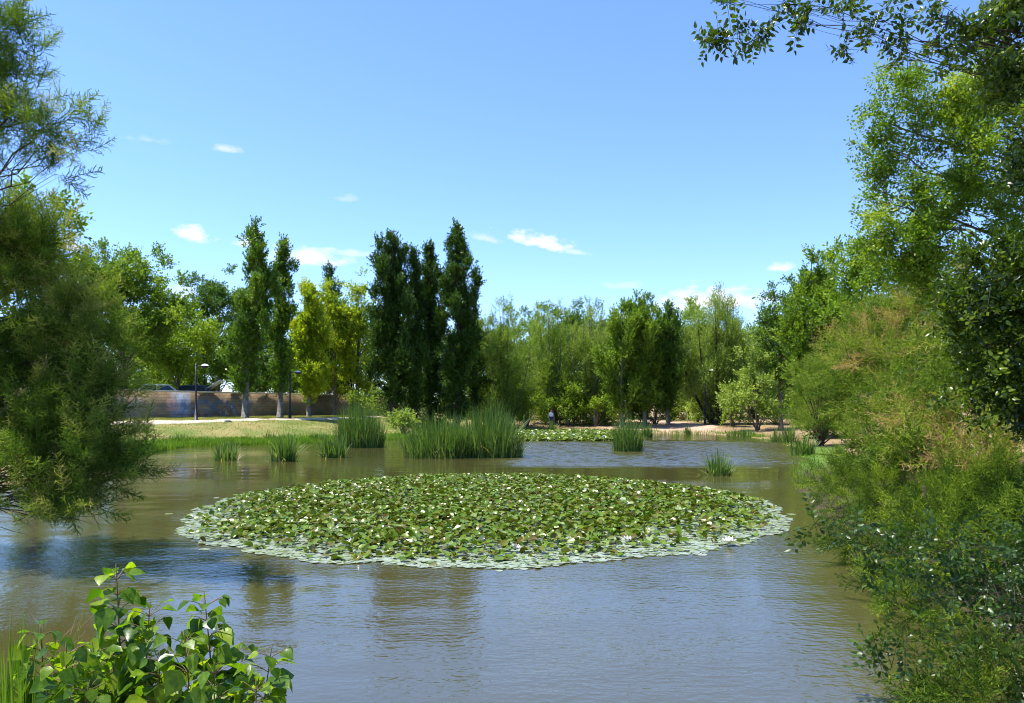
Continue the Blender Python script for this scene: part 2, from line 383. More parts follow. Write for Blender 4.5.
amp = math_n(t, 'MULTIPLY_ADD', breeze, 1.2, amp)
t.links.new(math_n(t, 'MULTIPLY_ADD', breeze, .06, .04), b.inputs['Roughness'])
h = math_n(t, 'ADD', math_n(t, 'MULTIPLY', w1, .0055), math_n(t, 'MULTIPLY', w2, .0068))
h = math_n(t, 'MULTIPLY', h, amp)
h = math_n(t, 'MULTIPLY_ADD', w3, .018, h)
bp = N(t, 'ShaderNodeBump'); bp.inputs['Distance'].default_value = 1.0; bp.inputs['Strength'].default_value = 1.0
t.links.new(h, bp.inputs['Height']); t.links.new(bp.outputs[0], b.inputs['Normal'])
# a catspaw of real short wavelets ruffles the open water behind the lily bed
wx = np.concatenate([np.linspace(-22, -2.6, 12), np.arange(-2.2, 16.6, .075), np.linspace(17, 22, 6)]); wy = np.concatenate([np.linspace(.5, 24.6, 16), np.arange(25, 49, .055), np.linspace(50, 70, 8)])
WX, WY = np.meshgrid(wx, wy); rw = rng_of(77); WZV = np.zeros_like(WX)
for k in range(16):
    lam = rw.uniform(.24, .5); th = rw.normal(math.pi / 2, .5); WZV += lam * np.sin(2 * math.pi * (WX * math.cos(th) + WY * math.sin(th)) / lam + rw.uniform(0, 6.28))
wob = 1.1 * np.sin(WX * .5) + .5 * np.sin(WX * 1.3 + 1) + .25 * np.sin(WX * 3.1)
WZV *= .0155 * sstep(25.8, 27.0, WY + wob * .3) * sstep(46.5, 43, WY + wob) * sstep(-1.6, 1.4, WX + .3 * np.sin(WY)) * (.75 + .25 * np.sin(WX * .8 + WY * .5) * np.sin(WY * .7))
iw = np.arange(len(wy) - 1)[:, None] * len(wx) + np.arange(len(wx) - 1)[None]
wa = Acc(); wa.add(np.stack([WX, WY, WZV], -1).reshape(-1, 3), np.stack([iw, iw + 1, iw + len(wx) + 1, iw + len(wx)], -1).reshape(-1, 4))
tag(wa.build('water', m_water, smooth=True), kind='structure')

# paths: thin sheets that follow the ground
m_path = mat_simple('pale_gravel', (.42, .35, .26), .95, .1, (9, (.54, .46, .36)), .01)
m_sand = mat_simple('pinkish_sand', (.36, .235, .165), .95, .1, (3, (.46, .32, .235)), .02)
def ribbon(name, pts, width, m, lift):
    pts = np.array(pts, float); tt = np.linspace(0, len(pts) - 1, 60 * len(pts)); j = np.clip(tt.astype(int), 0, len(pts) - 2); f = (tt - j)[:, None]
    c = pts[j] * (1 - f) + pts[j + 1] * f
    for _ in range(30): c[1:-1] = (c[:-2] + c[1:-1] * 2 + c[2:]) / 4
    d = nrm(np.gradient(c, axis=0)); nn = np.stack([-d[:, 1], d[:, 0]], -1); K = 9
    off = np.linspace(-.5, .5, K); wv = width * (1 + .08 * np.sin(tt * 9) + .06 * np.sin(tt * 23))
    q = c[:, None] + nn[:, None] * off[None, :, None] * wv[:, None, None]
    z = gz(q[..., 0], q[..., 1]) + lift - .10 * (np.abs(off) > .49)
    Vv = np.concatenate([q, z[..., None]], -1).reshape(-1, 3); i = np.arange(len(c) - 1)[:, None] * K + np.arange(K - 1)[None]
    a = Acc(); a.add(Vv, np.stack([i, i + K, i + K + 1, i + 1], -1).reshape(-1, 4)); return tag(a.build(name, m, smooth=True), kind='structure')
ribbon('path', [(X(40, 42), 40), (X(130, 45), 44.2), (X(196, 47), 46.2), (X(250, 50), 49), (X(300, 53), 52.5), (X(360, 60), 60), (X(400, 72), 73)], 1.5, m_path, .05)
ribbon('path', [(8.5, 64.5), (11, 62), (13.6, 60.6), (15.6, 63), (15.5, 70), (13.5, 80)], 2.8, m_sand, .05)

# ------------------------------------------------------------------ wall, lamps, cars, person
m_wall = bpy.data.materials.new('painted_brick_wall'); m_wall.use_nodes = True; t = m_wall.node_tree; b = t.nodes['Principled BSDF']
b.inputs['Roughness'].default_value = .9; b.inputs['Specular IOR Level'].default_value = .15
tcn = N(t, 'ShaderNodeTexCoord'); sepw = N(t, 'ShaderNodeSeparateXYZ'); t.links.new(tcn.outputs['Object'], sepw.inputs[0])
brick = N(t, 'ShaderNodeTexBrick'); mpn = N(t, 'ShaderNodeMapping'); mpn.inputs['Rotation'].default_value = (math.radians(-90), 0, 0)
t.links.new(tcn.outputs['Object'], mpn.inputs[0]); t.links.new(mpn.outputs[0], brick.inputs['Vector'])
brick.inputs['Scale'].default_value = 1.0; brick.inputs['Brick Width'].default_value = .42; brick.inputs['Row Height'].default_value = .2; brick.inputs['Mortar Size'].default_value = .012
brick.inputs['Color1'].default_value = (.36, .27, .17, 1); brick.inputs['Color2'].default_value = (.29, .215, .135, 1); brick.inputs['Mortar'].default_value = (.26, .19, .12, 1)
stain = ramp(tnoise(.7, 6), .35, (.55, .55, .55), .7, (1.1, 1.05, 1.0))
mul = N(t, 'ShaderNodeMix', data_type='RGBA', blend_type='MULTIPLY'); mul.inputs[0].default_value = 1; t.links.new(brick.outputs[0], mul.inputs[6]); t.links.new(stain, mul.inputs[7])
colr = mul.outputs[2]
def paint(colr, x0, x1, z0, z1, col, sc, thr, seed):
    """a spray-painted patch: noise-edged, inside a stretch of the wall"""
    ux = math_n(t, 'MULTIPLY', band(sepw.outputs[0], x0 - .25, x0 + .1), math_n(t, 'SUBTRACT', 1.0, band(sepw.outputs[0], x1 - .1, x1 + .25)))
    uz = math_n(t, 'MULTIPLY', band(sepw.outputs[2], z0 - .08, z0 + .05), math_n(t, 'SUBTRACT', 1.0, band(sepw.outputs[2], z1 - .05, z1 + .08)))
    mpn = N(t, 'ShaderNodeMapping'); mpn.inputs['Location'].default_value = (seed, 0, seed * 1.7); t.links.new(tcn.outputs['Object'], mpn.inputs[0])
    n = N(t, 'ShaderNodeTexNoise'); n.inputs['Scale'].default_value = sc; n.inputs['Detail'].default_value = 2; n.inputs['Distortion'].default_value = 1.2; t.links.new(mpn.outputs[0], n.inputs['Vector'])
    f = math_n(t, 'MULTIPLY', math_n(t, 'MULTIPLY', ux, uz), math_n(t, 'MULTIPLY', math_n(t, 'SUBTRACT', n.outputs[0], thr), 9.0, clamp=True))
    mx = N(t, 'ShaderNodeMix', data_type='RGBA'); t.links.new(f, mx.inputs[0]); t.links.new(colr, mx.inputs[6]); mx.inputs[7].default_value = (*col, 1); return mx.outputs[2]
def wall_u(px):        # distance along the wall seen at an image column
    k = (px - 512) / F_PX; return (k * W0[1] - W0[0]) / (WD[0] - k * WD[1])
for x0, x1, z0, z1, c_, sc, th, sd in [(170, 188, .1, 2.0, (.28, .27, .30), 1.2, .30, 1), (176, 186, .2, 1.9, (.32, .40, .52), 1.6, .44, 2), (180, 214, .1, 1.5, (.16, .20, .30), 1.3, .50, 3),
                                       (186, 240, .1, 1.3, (.30, .07, .07), 1.5, .55, 4), (196, 250, .15, 1.5, (.13, .16, .20), 1.1, .50, 5), (205, 236, .3, 1.4, (.36, .34, .36), 2.2, .60, 6),
                                       (166, 176, .7, 1.5, (.55, .30, .26), 2.0, .42, 7), (250, 345, .1, 1.1, (.16, .17, .12), .8, .52, 8), (80, 150, .2, 1.6, (.30, .24, .22), 1.0, .48, 9)]:
    colr = paint(colr, wall_u(x0), wall_u(x1), z0, z1, c_, sc, th, sd)
t.links.new(colr, b.inputs['Base Color'])
bp = N(t, 'ShaderNodeBump'); bp.inputs['Distance'].default_value = .012; t.links.new(brick.outputs[1], bp.inputs['Height']); bp.invert = True; t.links.new(bp.outputs[0], b.inputs['Normal'])
m_coping = mat_simple('pale_coping_stone', (.50, .43, .33), .85, .2, (4, (.62, .55, .44)), .01)
WL = float(np.linalg.norm(W1 - W0)); WZ = 1.05
wall = empty('garden_wall', (W0[0], W0[1], WZ), 'long tan brick garden wall with faded graffiti behind the lawn', 'wall')
wall.rotation_euler = (0, 0, math.atan2(WD[1], WD[0]))
a = Acc(); box(a, (0, -.17, -.8), (WL, .17, 2.0)); a.build('masonry', m_wall, wall)
a = Acc(); box(a, (-.05, -.24, 2.0), (WL + .05, .24, 2.11)); o = a.build('coping', m_coping, wall)
bv = o.modifiers.new('bevel', 'BEVEL'); bv.width = .02; bv.segments = 2

m_black = mat_simple('black_painted_steel', (.012, .012, .014), .5, .4)
m_lampglass = mat_simple('opal_lamp_cover', (.75, .76, .76), .3, .5)
def lamp_post(px, d, h, label, arm=1):
    x = X(px, d); z = gz1(x, d)
    r = empty('lamp_post', (x, d, z), label, 'street lamp', 'lamp posts along the paths')
    a = Acc(); tube(a, [(0, 0, 0), (0, 0, .06), (0, 0, .07), (0, 0, .5), (0, 0, .52)], [.17, .17, .11, .10, .06], 10); a.build('base', m_black, r, smooth=False)
    a = Acc(); tube(a, [(0, 0, .5), (0, 0, h * .5), (0, 0, h)], [.065, .058, .045], 8); tube(a, [(0, 0, h - .02), (0, 0, h + .1)], [.055, .02], 8); a.build('post', m_black, r, smooth=True)
    a = Acc(); tube(a, curve_pts((-.12 * arm, 0, h - .12), (.2 * arm, 0, h - .1), (.42 * arm, 0, h - .02), 7), .022, 6); a.build('arm', m_black, r)
    a = Acc(); tube(a, [(.55 * arm, 0, h - .20), (.55 * arm, 0, h - .14), (.55 * arm, 0, h - .06), (.55 * arm, 0, h + .02), (.55 * arm, 0, h + .05)], [.10, .20, .23, .13, .03], 14)
    hd = a.build('lamp_head', m_black, r, smooth=True)
    a = Acc(); tube(a, [(.55 * arm, 0, h - .052), (.55 * arm, 0, h + .028), (.55 * arm, 0, h + .058), (.55 * arm, 0, h + .07)], [.24, .145, .05, .01], 14); a.build('cover', m_lampglass, hd, smooth=True)
lamp_post(196, 47.6, 3.45, 'black lamp post with white topped head before the graffiti wall')
lamp_post(290, 53.2, 3.3, 'black lamp post between the poplar trunks by the path')
lamp_post(705, 65, 4.7, 'dark slim lamp post on the pink sand beyond the pond')

m_white_car = mat_simple('white_car_paint', (.78, .78, .78), .25, .5)
m_blue_car = mat_simple('dark_blue_car_paint', (.02, .045, .11), .25, .5)
m_glass = mat_simple('dark_car_glass', (.03, .04, .05), .05, .6)
m_tyre = mat_simple('black_rubber', (.02, .02, .02), .8, .2)
m_rim = mat_simple('grey_alloy', (.5, .5, .5), .35, .5, metallic=.8)
def car(px, d, rot, m, label, panel_mat=None):
    x = X(px, d); r = empty('parked_car', (x, d, gz1(x, d)), label, 'car', 'cars parked behind the wall'); r.rotation_euler = (0, 0, rot)
    prof = [(-2.0, .35), (-2.05, .75), (-1.95, .98), (-1.75, 1.05), (-1.25, 1.52), (-.9, 1.58), (.35, 1.58), (.6, 1.5), (1.15, 1.05), (1.9, .88), (2.08, .7), (2.05, .35)]
    bm = bmesh.new(); n = len(prof)
    L = [[bm.verts.new((p[0], sgn * (.82 - (.16 if p[1] > 1.2 else 0)), p[1])) for p in prof] for sgn in (-1, 1)]
    bm.faces.new(L[0]); bm.faces.new(list(reversed(L[1])))
    for k in range(n): bm.faces.new((L[0][(k + 1) % n], L[0][k], L[1][k], L[1][(k + 1) % n]))
    bmesh.ops.recalc_face_normals(bm, faces=bm.faces); bmesh.ops.bevel(bm, geom=bm.edges[:], offset=.05, segments=2, affect='EDGES')
    me = bpy.data.meshes.new('body'); bm.to_mesh(me); bm.free(); me.materials.append(m); o = bpy.data.objects.new('body', me); COL.objects.link(o); o.parent = r
    a = Acc(); a.add([(.64, -.58, 1.46), (.64, .58, 1.46), (1.13, .70, 1.07), (1.13, -.70, 1.07)], [(0, 1, 2, 3)]); a.V[-1] += np.array([.02, 0, .03]); a.build('windscreen', m_glass, r)
    a = Acc(); a.add([(-1.29, -.56, 1.49), (-1.29, .56, 1.49), (-1.70, .68, 1.10), (-1.70, -.68, 1.10)], [(3, 2, 1, 0)]); a.V[-1] += np.array([-.02, 0, .03]); a.build('rear_window', m_glass, r)
    for sgn in (-1, 1):
        for xa, xb, xc, xd in ((-1.5, -.35, -.35, -1.15), (-.27, .95, .52, -.27)):
            a = Acc(); y0, y1 = sgn * .80, sgn * .69; a.add([(xa, y0, 1.09), (xb, y0, 1.09), (xc, y1, 1.47), (xd, y1, 1.47)], [(0, 1, 2, 3)]); a.V[-1][:, 1] += sgn * .035; a.build('side_window', m_glass, r)
        for wx in (-1.25, 1.3):
            a = Acc(); tube(a, [(wx, sgn * .66, .32), (wx, sgn * .68, .32), (wx, sgn * .84, .32), (wx, sgn * .86, .32)], [.27, .32, .32, .27], 16); w_ = a.build('wheel', m_tyre, r)
            a = Acc(); tube(a, [(wx, sgn * .85, .32), (wx, sgn * .875, .32)], [.19, .16], 12); a.build('rim', m_rim, w_)
    for sgn in (-1, 1):
        a = Acc(); box(a, (2.03, sgn * .62 - .14, .66), (2.10, sgn * .62 + .14, .78)); a.build('headlight', m_lampglass, r)
    if panel_mat:
        a = Acc(); box(a, (-.66, -.68, -.03), (.66, .68, .03)); o = a.build('raised_panel', panel_mat, r); o.location = (1.25, 0, 1.62); o.rotation_euler = (0, math.radians(-34), 0)  # slanted pale panel standing above the front of the body
car(162, 60, .35, m_white_car, 'white parked car mostly hidden by the feathery bush above the wall')
car(199, 63, .12, m_blue_car, 'dark blue parked car with raised pale panel behind the lamp post', m_white_car)

# a person in white and navy standing in the shade on the far bank
m_skin = mat_simple('skin', (.45, .25, .17), .6, .3); m_hair = mat_simple('dark_hair', (.02, .015, .012), .6, .3)
m_top = mat_simple('white_cotton', (.75, .75, .78), .9, .1); m_navy = mat_simple('navy_cotton', (.03, .04, .09), .9, .1)
def skin_mesh(name, verts, edges, radii, m, parent, root=0, sub=1):
    me = bpy.data.meshes.new(name); me.from_pydata(verts, edges, []); ob = bpy.data.objects.new(name, me); COL.objects.link(ob)
    sk = ob.modifiers.new('skin', 'SKIN'); sk.use_smooth_shade = True
    for v, rr in zip(me.skin_vertices[0].data, radii): v.radius = (rr, rr) if not isinstance(rr, tuple) else rr
    me.skin_vertices[0].data[root].use_root = True
    ss = ob.modifiers.new('sub', 'SUBSURF'); ss.levels = ss.render_levels = sub
    bpy.context.view_layer.update(); ev = ob.evaluated_get(bpy.context.evaluated_depsgraph_get())
    new = bpy.data.meshes.new_from_object(ev); new.name = name; ob.modifiers.clear(); ob.data = new; bpy.data.meshes.remove(me)
    new.materials.clear(); new.materials.append(m); ob.parent = parent; return ob
def person(px, d, rot, label):
    x = X(px, d); r = empty('person', (x, d, gz1(x, d) - .02), label, 'person'); r.rotation_euler = (0, 0, rot)
    v = [(0, 0, .92), (0, 0, 1.15), (0, .01, 1.38), (0, .01, 1.46), (0, -.02, 1.52), (0, -.04, 1.62), (0, -.03, 1.70)]; rd = [(.15, .11), (.14, .10), (.17, .11), .055, .07, .10, .07]; e = [(k, k + 1) for k in range(6)]
    def chain(start, pts, rs):
        prev = start
        for p, q in zip(pts, rs): v.append(p); rd.append(q); e.append((prev, len(v) - 1)); prev = len(v) - 1
        return prev
    for s in (-1, 1):
        chain(0, [(s * .10, 0, .86), (s * .11, -.01, .48), (s * .12, .02, .09), (s * .12, -.13, .04)], [.095, .062, .042, .04])
        hnd = chain(2, [(s * .19, .01, 1.39), (s * .25, .02, 1.13), (s * .24, -.10, .93), (s * .235, -.13, .86)], [.06, .045, .033, .03])
        for k, (fx, fl) in enumerate(((-.03, .065), (-.01, .08), (.01, .075), (.03, .06))):
            chain(hnd, [(s * .235 + fx * .4, -.14 + fx * .8, .80), (s * .235 + fx * .4, -.15 + fx, .80 - fl)], [.010, .008])
        chain(hnd, [(s * .215, -.17, .83), (s * .205, -.185, .79)], [.011, .009])
    skin_mesh('body', v, e, rd, m_skin, r)
    a = Acc(); tube(a, [(0, 0, 1.10), (0, 0, 1.14), (0, .01, 1.3), (0, .01, 1.42), (0, .01, 1.46)], [.17, .165, .20, .18, .08], 14); a.build('shirt', m_top, r, smooth=True)
    a = Acc(); tube(a, [(0, 0, .78), (0, 0, .8), (0, 0, .95), (0, 0, 1.12)], [.19, .20, .19, .172], 14); a.build('shorts', m_navy, r, smooth=True)
    bm = bmesh.new(); bmesh.ops.create_uvsphere(bm, u_segments=16, v_segments=10, radius=.112)
    for q in bm.verts: q.co = Vector((q.co.x, q.co.y * 1.08 + .0, q.co.z * 1.08 + 1.655)); q.co.y += .005
    bmesh.ops.delete(bm, geom=[q for q in bm.verts if q.co.y < -.06 and q.co.z < 1.70], context='VERTS')
    me = bpy.data.meshes.new('hair'); bm.to_mesh(me); bm.free(); me.materials.append(m_hair); o = bpy.data.objects.new('hair', me); COL.objects.link(o); o.parent = r
    for s in (-1, 1):
        bm = bmesh.new(); bmesh.ops.create_uvsphere(bm, u_segments=8, v_segments=6, radius=.014)
        for q in bm.verts: q.co += Vector((s * .035, -.125, 1.62))
        me = bpy.data.meshes.new('eye'); bm.to_mesh(me); bm.free(); me.materials.append(m_hair); o = bpy.data.objects.new('eye', me); COL.objects.link(o); o.parent = r
person(551, 64.9, .5, 'small distant person in white top on the shaded far bank')

# ------------------------------------------------------------------ foliage materials and twig templates
m_bark = mat_simple('grey_brown_bark', (.10, .075, .055), .95, .1, (7, (.20, .165, .13)), .02)
m_barkdark = mat_simple('dark_bark', (.035, .026, .02), .95, .1, (9, (.075, .055, .04)), .02)
m_barkpale = mat_simple('pale_poplar_bark', (.10, .092, .078), .9, .1, (5, (.21, .195, .165)), .02)
L_pop = mat_leaf('poplar_leaf', (.030, .062, .010), (.058, .105, .017), (.105, .155, .026), .4, .35, .30)
L_popdark = mat_leaf('dark_poplar_leaf', (.016, .036, .009), (.028, .056, .012), (.048, .085, .016), .4, .3, .22)
L_yel = mat_leaf('yellow_green_leaf', (.10, .14, .016), (.175, .215, .022), (.28, .28, .03), .45, .3, .42)
L_mid = mat_leaf('mid_green_leaf', (.040, .078, .012), (.080, .130, .018), (.135, .180, .026), .45, .35, .36)
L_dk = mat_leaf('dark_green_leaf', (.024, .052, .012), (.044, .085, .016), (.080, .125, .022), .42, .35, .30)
L_gry = mat_leaf('grey_green_leaf', (.066, .100, .030), (.125, .170, .048), (.200, .240, .085), .55, .25, .32)
L_olv = mat_leaf('olive_green_leaf', (.055, .092, .022), (.102, .150, .034), (.180, .225, .060), .5, .3, .36)
L_lit = mat_leaf('light_green_leaf', (.060, .105, .014), (.115, .170, .022), (.190, .225, .032), .42, .4, .40)
L_gloss = mat_leaf('glossy_dark_leaf', (.012, .026, .005), (.034, .060, .008), (.080, .112, .014), .27, .5, .30)
L_pinkt = mat_leaf('tan_tamarisk', (.040, .072, .018), (.086, .130, .026), (.165, .180, .052), .7, .15, .36, c3=(.36, .23, .13))
L_grnt = mat_leaf('green_tamarisk', (.015, .034, .009), (.062, .102, .014), (.175, .215, .030), .7, .15, .34)  # dark and bright ends put shadow and highlight into the leaf colour
L_drkt = mat_leaf('dark_tamarisk', (.030, .060, .015), (.078, .125, .028), (.185, .195, .075), .7, .15, .42, c3=(.30, .26, .13))
L_reed = mat_leaf('reed_blade', (.028, .062, .018), (.060, .105, .032), (.125, .165, .062), .42, .5, .25, c3=(.34, .28, .12))
L_grass = mat_leaf('bank_grass', (.036, .078, .014), (.072, .138, .020), (.150, .185, .042), .6, .2, .35)
L_shade = mat_leaf('blue_green_glossy_leaf', (.010, .026, .008), (.022, .048, .012), (.050, .085, .020), .36, .6, .24)
L_pale = mat_leaf('pale_bush_leaf', (.10, .15, .05), (.18, .24, .09), (.30, .34, .18), .5, .3, .35)
TW_far = [make_twig(k, 8, .55, .19, .062, 55) for k in range(3)]
TW_up = [make_twig(10 + k, 9, .6, .18, .055, 42) for k in range(3)]
TW_fine = [make_twig(20 + k, 10, .65, .17, .030, 38) for k in range(3)]
TW_mid = [make_twig(30 + k, 9, .42, .10, .030, 55) for k in range(3)]
TW_ash = [make_twig(40 + k, 9, .17, .062, .015, 58, .25, two_rank=True) for k in range(4)]
TW_dark = [make_twig(50 + k, 9, .20, .066, .017, 58, .15, near=2, two_rank=True) for k in range(4)]
TW_spray = [make_twig(60 + k, 10, .22, .048, .015, 62, 0, near=2, two_rank=True) for k in range(4)]
PL = [make_plume(70 + k) for k in range(4)]
PL_fine = [make_plume(90 + k, .36, 24, .105, 6, .0026) for k in range(4)]
PL_far = [make_plume(80 + k, .7, 16, .22, 5, .006) for k in range(3)]

def finish_tree(name, label, cat, group, base, trunk, crown, m_bk, m_lf, crown_name='crown'):
    r = empty(name, base, label, cat, group)
    trunk.build('trunk', m_bk, r, loc=base, smooth=True)
    crown.build(crown_name, m_lf, r, loc=base)
    return r

def limb_to(trunk, axis_fn, tz, c, rr, r_, sides=5):
    p0 = axis_fn(tz); mid = (p0 + c) / 2 + np.array([0, 0, -.08 * np.linalg.norm(c - p0)]) + r_.normal(0, .06, 3) * np.linalg.norm(c - p0)
    tube(trunk, curve_pts(p0, mid, c, 6), np.linspace(rr, rr * .22, 6), sides)

def tree(kind, px, d, top, width, m, label, name='tree', group=None, bark=None, seed=1, bottom=.25, dens=1.0, lean=0., tw=None, nclump=None, trunk_r=None, cat='tree', shape_pow=.5):
    """top: image row of the top as the photo shows it; width in pixels at that distance (real size follows)"""
    r = rng_of(seed); x = X(px, d); bz = gz1(x, d) - .05; base = np.array([x, d, bz]); ht = EYE + (H_PX - top) / F_PX * d - bz
    w = width / F_PX * d / 2; zb = ht * bottom; bark = bark or m_bark; trunk_r = trunk_r or max(.09, ht * .013)
    trunk, crown = Acc(), Acc(); wig = r.normal(0, .012 * ht, (4, 2)); lx = lean * ht
    def ax(z):
        f = np.clip(z / ht, 0, 1.1); k = np.interp(f, [0, .3, .6, 1], [0, 1, 1, 1]); q = np.array([np.interp(f, [0, .35, .7, 1.05], [0, *wig[:3, 0]]), np.interp(f, [0, .35, .7, 1.05], [0, *wig[:3, 1]])])
        return base + np.array([q[0] + lx * f ** 1.4, q[1], z])
    cl = []
    if kind == 'column':
        n = nclump or int(34 + ht * 2)
        for k in range(n):
            f = ((k + r.uniform(0, 1)) / n); z = zb + (ht - zb) * f * .92
            prof = (min(1, .45 + f * 2.0) if f < .35 else 1.0) * (1 - max(0, (f - .5) / .5) ** 2.6 * .72)
            rad = w * prof * (1 + .32 * r.normal()); a = r.uniform(0, 6.28); q = r.uniform(.2, .85)
            c = ax(z) + np.array([math.cos(a), math.sin(a), 0]) * rad * q
            cr = max(.24, w * prof * r.uniform(.24, .46)); cl.append((c, (cr, cr, cr * 2.3), 1, r.normal(0, .08)))
            if k % 2: limb_to(trunk, ax, max(z - cr * 2.2 - .4, zb * .8), c, trunk_r * .30 * (1 - .6 * f), r, 4)
        tmp = tw or TW_up; foliage(crown, cl, tmp, 140 * dens, seed, ax(ht * .4), up=1.1, out_w=.6, rnd=.42, pw=1.7, sub=3)
        tube(trunk, np.array([ax(z) for z in np.linspace(0, ht * .96, 9)]), np.interp(np.linspace(0, 1, 9), [0, .03, .12, 1], [1.6, 1.15, 1.0, .12]) * trunk_r, 8)
    elif kind == 'round':
        n = nclump or 30
        for k in range(n):
            g = nrm(r.normal(size=3)) * r.uniform(.25, 1) ** .5
            prof = 1 - .25 * max(0, g[2])
            c = ax(zb + (ht - zb) * .5) + np.array([g[0] * w * prof * .84, g[1] * w * prof * .84, g[2] * (ht - zb) * .44])
            cr = w * r.uniform(.18, .34); cl.append((c, (cr, cr, cr * .85), 1))
            if k % 2 == 0: limb_to(trunk, ax, min(max(zb * .75, c[2] - base[2] - w * .9), ht * .7), c, trunk_r * .4, r, 5)
        for k in range(n // 2):                                  # small sprigs past the outline
            g = nrm(r.normal(size=3)); g[2] = abs(g[2]) * 1.1
            c = ax(zb + (ht - zb) * .5) + np.array([g[0] * w * .98, g[1] * w * .98, g[2] * (ht - zb) * .5]); cl.append((c, (w * .11,) * 3, 1.2))
        foliage(crown, cl, tw or TW_far, 130 * dens, seed, ax(ht * .5), up=.45, out_w=.8, rnd=.5, pw=1.8, sub=4, lobe=(.42, .62))
        tube(trunk, np.array([ax(z) for z in np.linspace(0, ht * .72, 7)]), np.interp(np.linspace(0, 1, 7), [0, .04, .5, 1], [1.5, 1.1, .8, .15]) * trunk_r, 8)
    elif kind == 'wisp':                                         # several upright leaders with thin ragged tips
        n = nclump or 9
        for k in range(n):
            a = r.uniform(0, 6.28); q = r.uniform(.1, .9) * w; e = np.array([math.cos(a) * q, math.sin(a) * q, 0]); hk = ht * (1 - .34 * (q / w) ** 1.3) * r.uniform(.88, 1.0)
            foot = base + e * .12; tip = base + e * .85 + np.array([lx, 0, hk]); mid = (foot + tip) / 2 + e * .28
            pts = curve_pts(foot, mid, tip, 9); tube(trunk, pts, np.linspace(trunk_r * .62, .02, 9), 6)
            for f in np.linspace(bottom, .985, 9):
                c = curve_pts(foot, mid, tip, 101)[int(f * 100)]
                cr = w * (.34 if f < .75 else .34 - .95 * (f - .75)) * r.uniform(.75, 1.2); cr = max(cr, .22)
                cl.append((c + r.normal(0, cr * .5, 3) * np.array([1, 1, .4]), (cr, cr, cr * 1.5), 1))
        foliage(crown, cl, tw or TW_fine, 54 * dens, seed, base + np.array([0, 0, ht * .35]), up=.9, out_w=.6, rnd=.45, pw=1.6, sub=2)
    elif kind == 'bush':
        n = nclump or 16
        for k in range(n):
            g = nrm(r.normal(size=3)); g[2] = abs(g[2]); g *= r.uniform(.2, 1) ** .5
            c = base + np.array([lx * g[2] + g[0] * w * .85, g[1] * w * .85, .12 * ht + g[2] * ht * .78]); cr = w * r.uniform(.2, .34); cl.append((c, (cr, cr, min(cr, ht * .3)), 1))
            tube(trunk, curve_pts(base + r.normal(0, .08, 3) * [1, 1, 0], base + (c - base) * np.array([.3, .3, .6]), c, 5), np.linspace(.05, .012, 5), 4)
        foliage(crown, cl, tw or TW_far, 84 * dens, seed, base, up=.5, out_w=.8, rnd=.5, pw=1.7, sub=3)
    return finish_tree(name, label, cat, group, base, trunk, crown, bark, m)

def plant_from_clumps(name, label, cat, group, root, clumps, tmpls, dens, m, bark, seed, crown_name='crown', limb_r=.06, up=.3, out_w=.8, rnd=.5, scale=(.75, 1.25), stems=3, limb_n=1.0, tvar=.13, tone0=.5, pw=2.0, hub_h=1.2, lean=(0, 0), rise=.35, arch=.06, sub=0, lobe=(.34, .52)):
    r = rng_of(seed); base = np.array([root[0], root[1], gz1(root[0], root[1]) - .05]); trunk, crown = Acc(), Acc(); cl = []
    top = base + np.array([lean[0], lean[1], hub_h])
    for k in range(stems):
        tp = top + np.array([r.normal(0, .35), r.normal(0, .35), r.normal(0, .2)]) * (stems > 1)
        tube(trunk, curve_pts(base + r.normal(0, .14, 3) * [1, 1, 0], (base + tp) / 2 + r.normal(0, .1, 3), tp, 8), np.linspace(limb_r * 1.5, limb_r * .7, 8), 8)
    for k, c in enumerate(clumps):
        dd = c[2] if c[1] < 500 else min(c[2], (EYE - .06 - .7 * c[3]) * F_PX / (c[1] - H_PX)); cen = P(c[0], c[1], dd); rad = c[3] * dd / c[2]
        cl.append((cen, rad, c[4] if len(c) > 4 else 1, c[5] if len(c) > 5 else 0))
        if r.uniform() < limb_n:
            hd_ = np.linalg.norm(cen[:2] - base[:2]); f0 = np.clip((cen[2] - base[2] - rise * hd_) / hub_h, .12, 1); p0 = base + (top - base) * f0; L_ = np.linalg.norm(cen - p0)
            mid = p0 * .45 + cen * .55 + np.array([0, 0, arch * L_]) + r.normal(0, .05, 3) * L_
            pts = curve_pts(p0, mid, cen, 10); pts[1:-1] += r.normal(0, .012 * L_, (8, 3)); tube(trunk, pts, np.linspace(limb_r * .42, limb_r * .10, 10) * np.clip(rad / .4, .22, 1), 6)
            for j in range(int(3 + rad * 4)):                     # twigs inside the clump
                s_ = pts[-1 - (j % 5)]; e_ = cen + nrm(r.normal(size=3)) * rad * .9
                tube(trunk, curve_pts(s_, (s_ + e_) / 2 + r.normal(0, .05, 3), e_, 5), np.linspace(limb_r * .11, limb_r * .03, 5) * np.clip(rad / .3, .35, 1), 4)
    foliage(crown, cl, tmpls, dens, seed, base, up=up, out_w=out_w, rnd=rnd, scale=scale, tvar=tvar, tone0=tone0, pw=pw, sub=sub, lobe=lobe)
    return finish_tree(name, label, cat, group, base, trunk, crown, bark, m, crown_name)

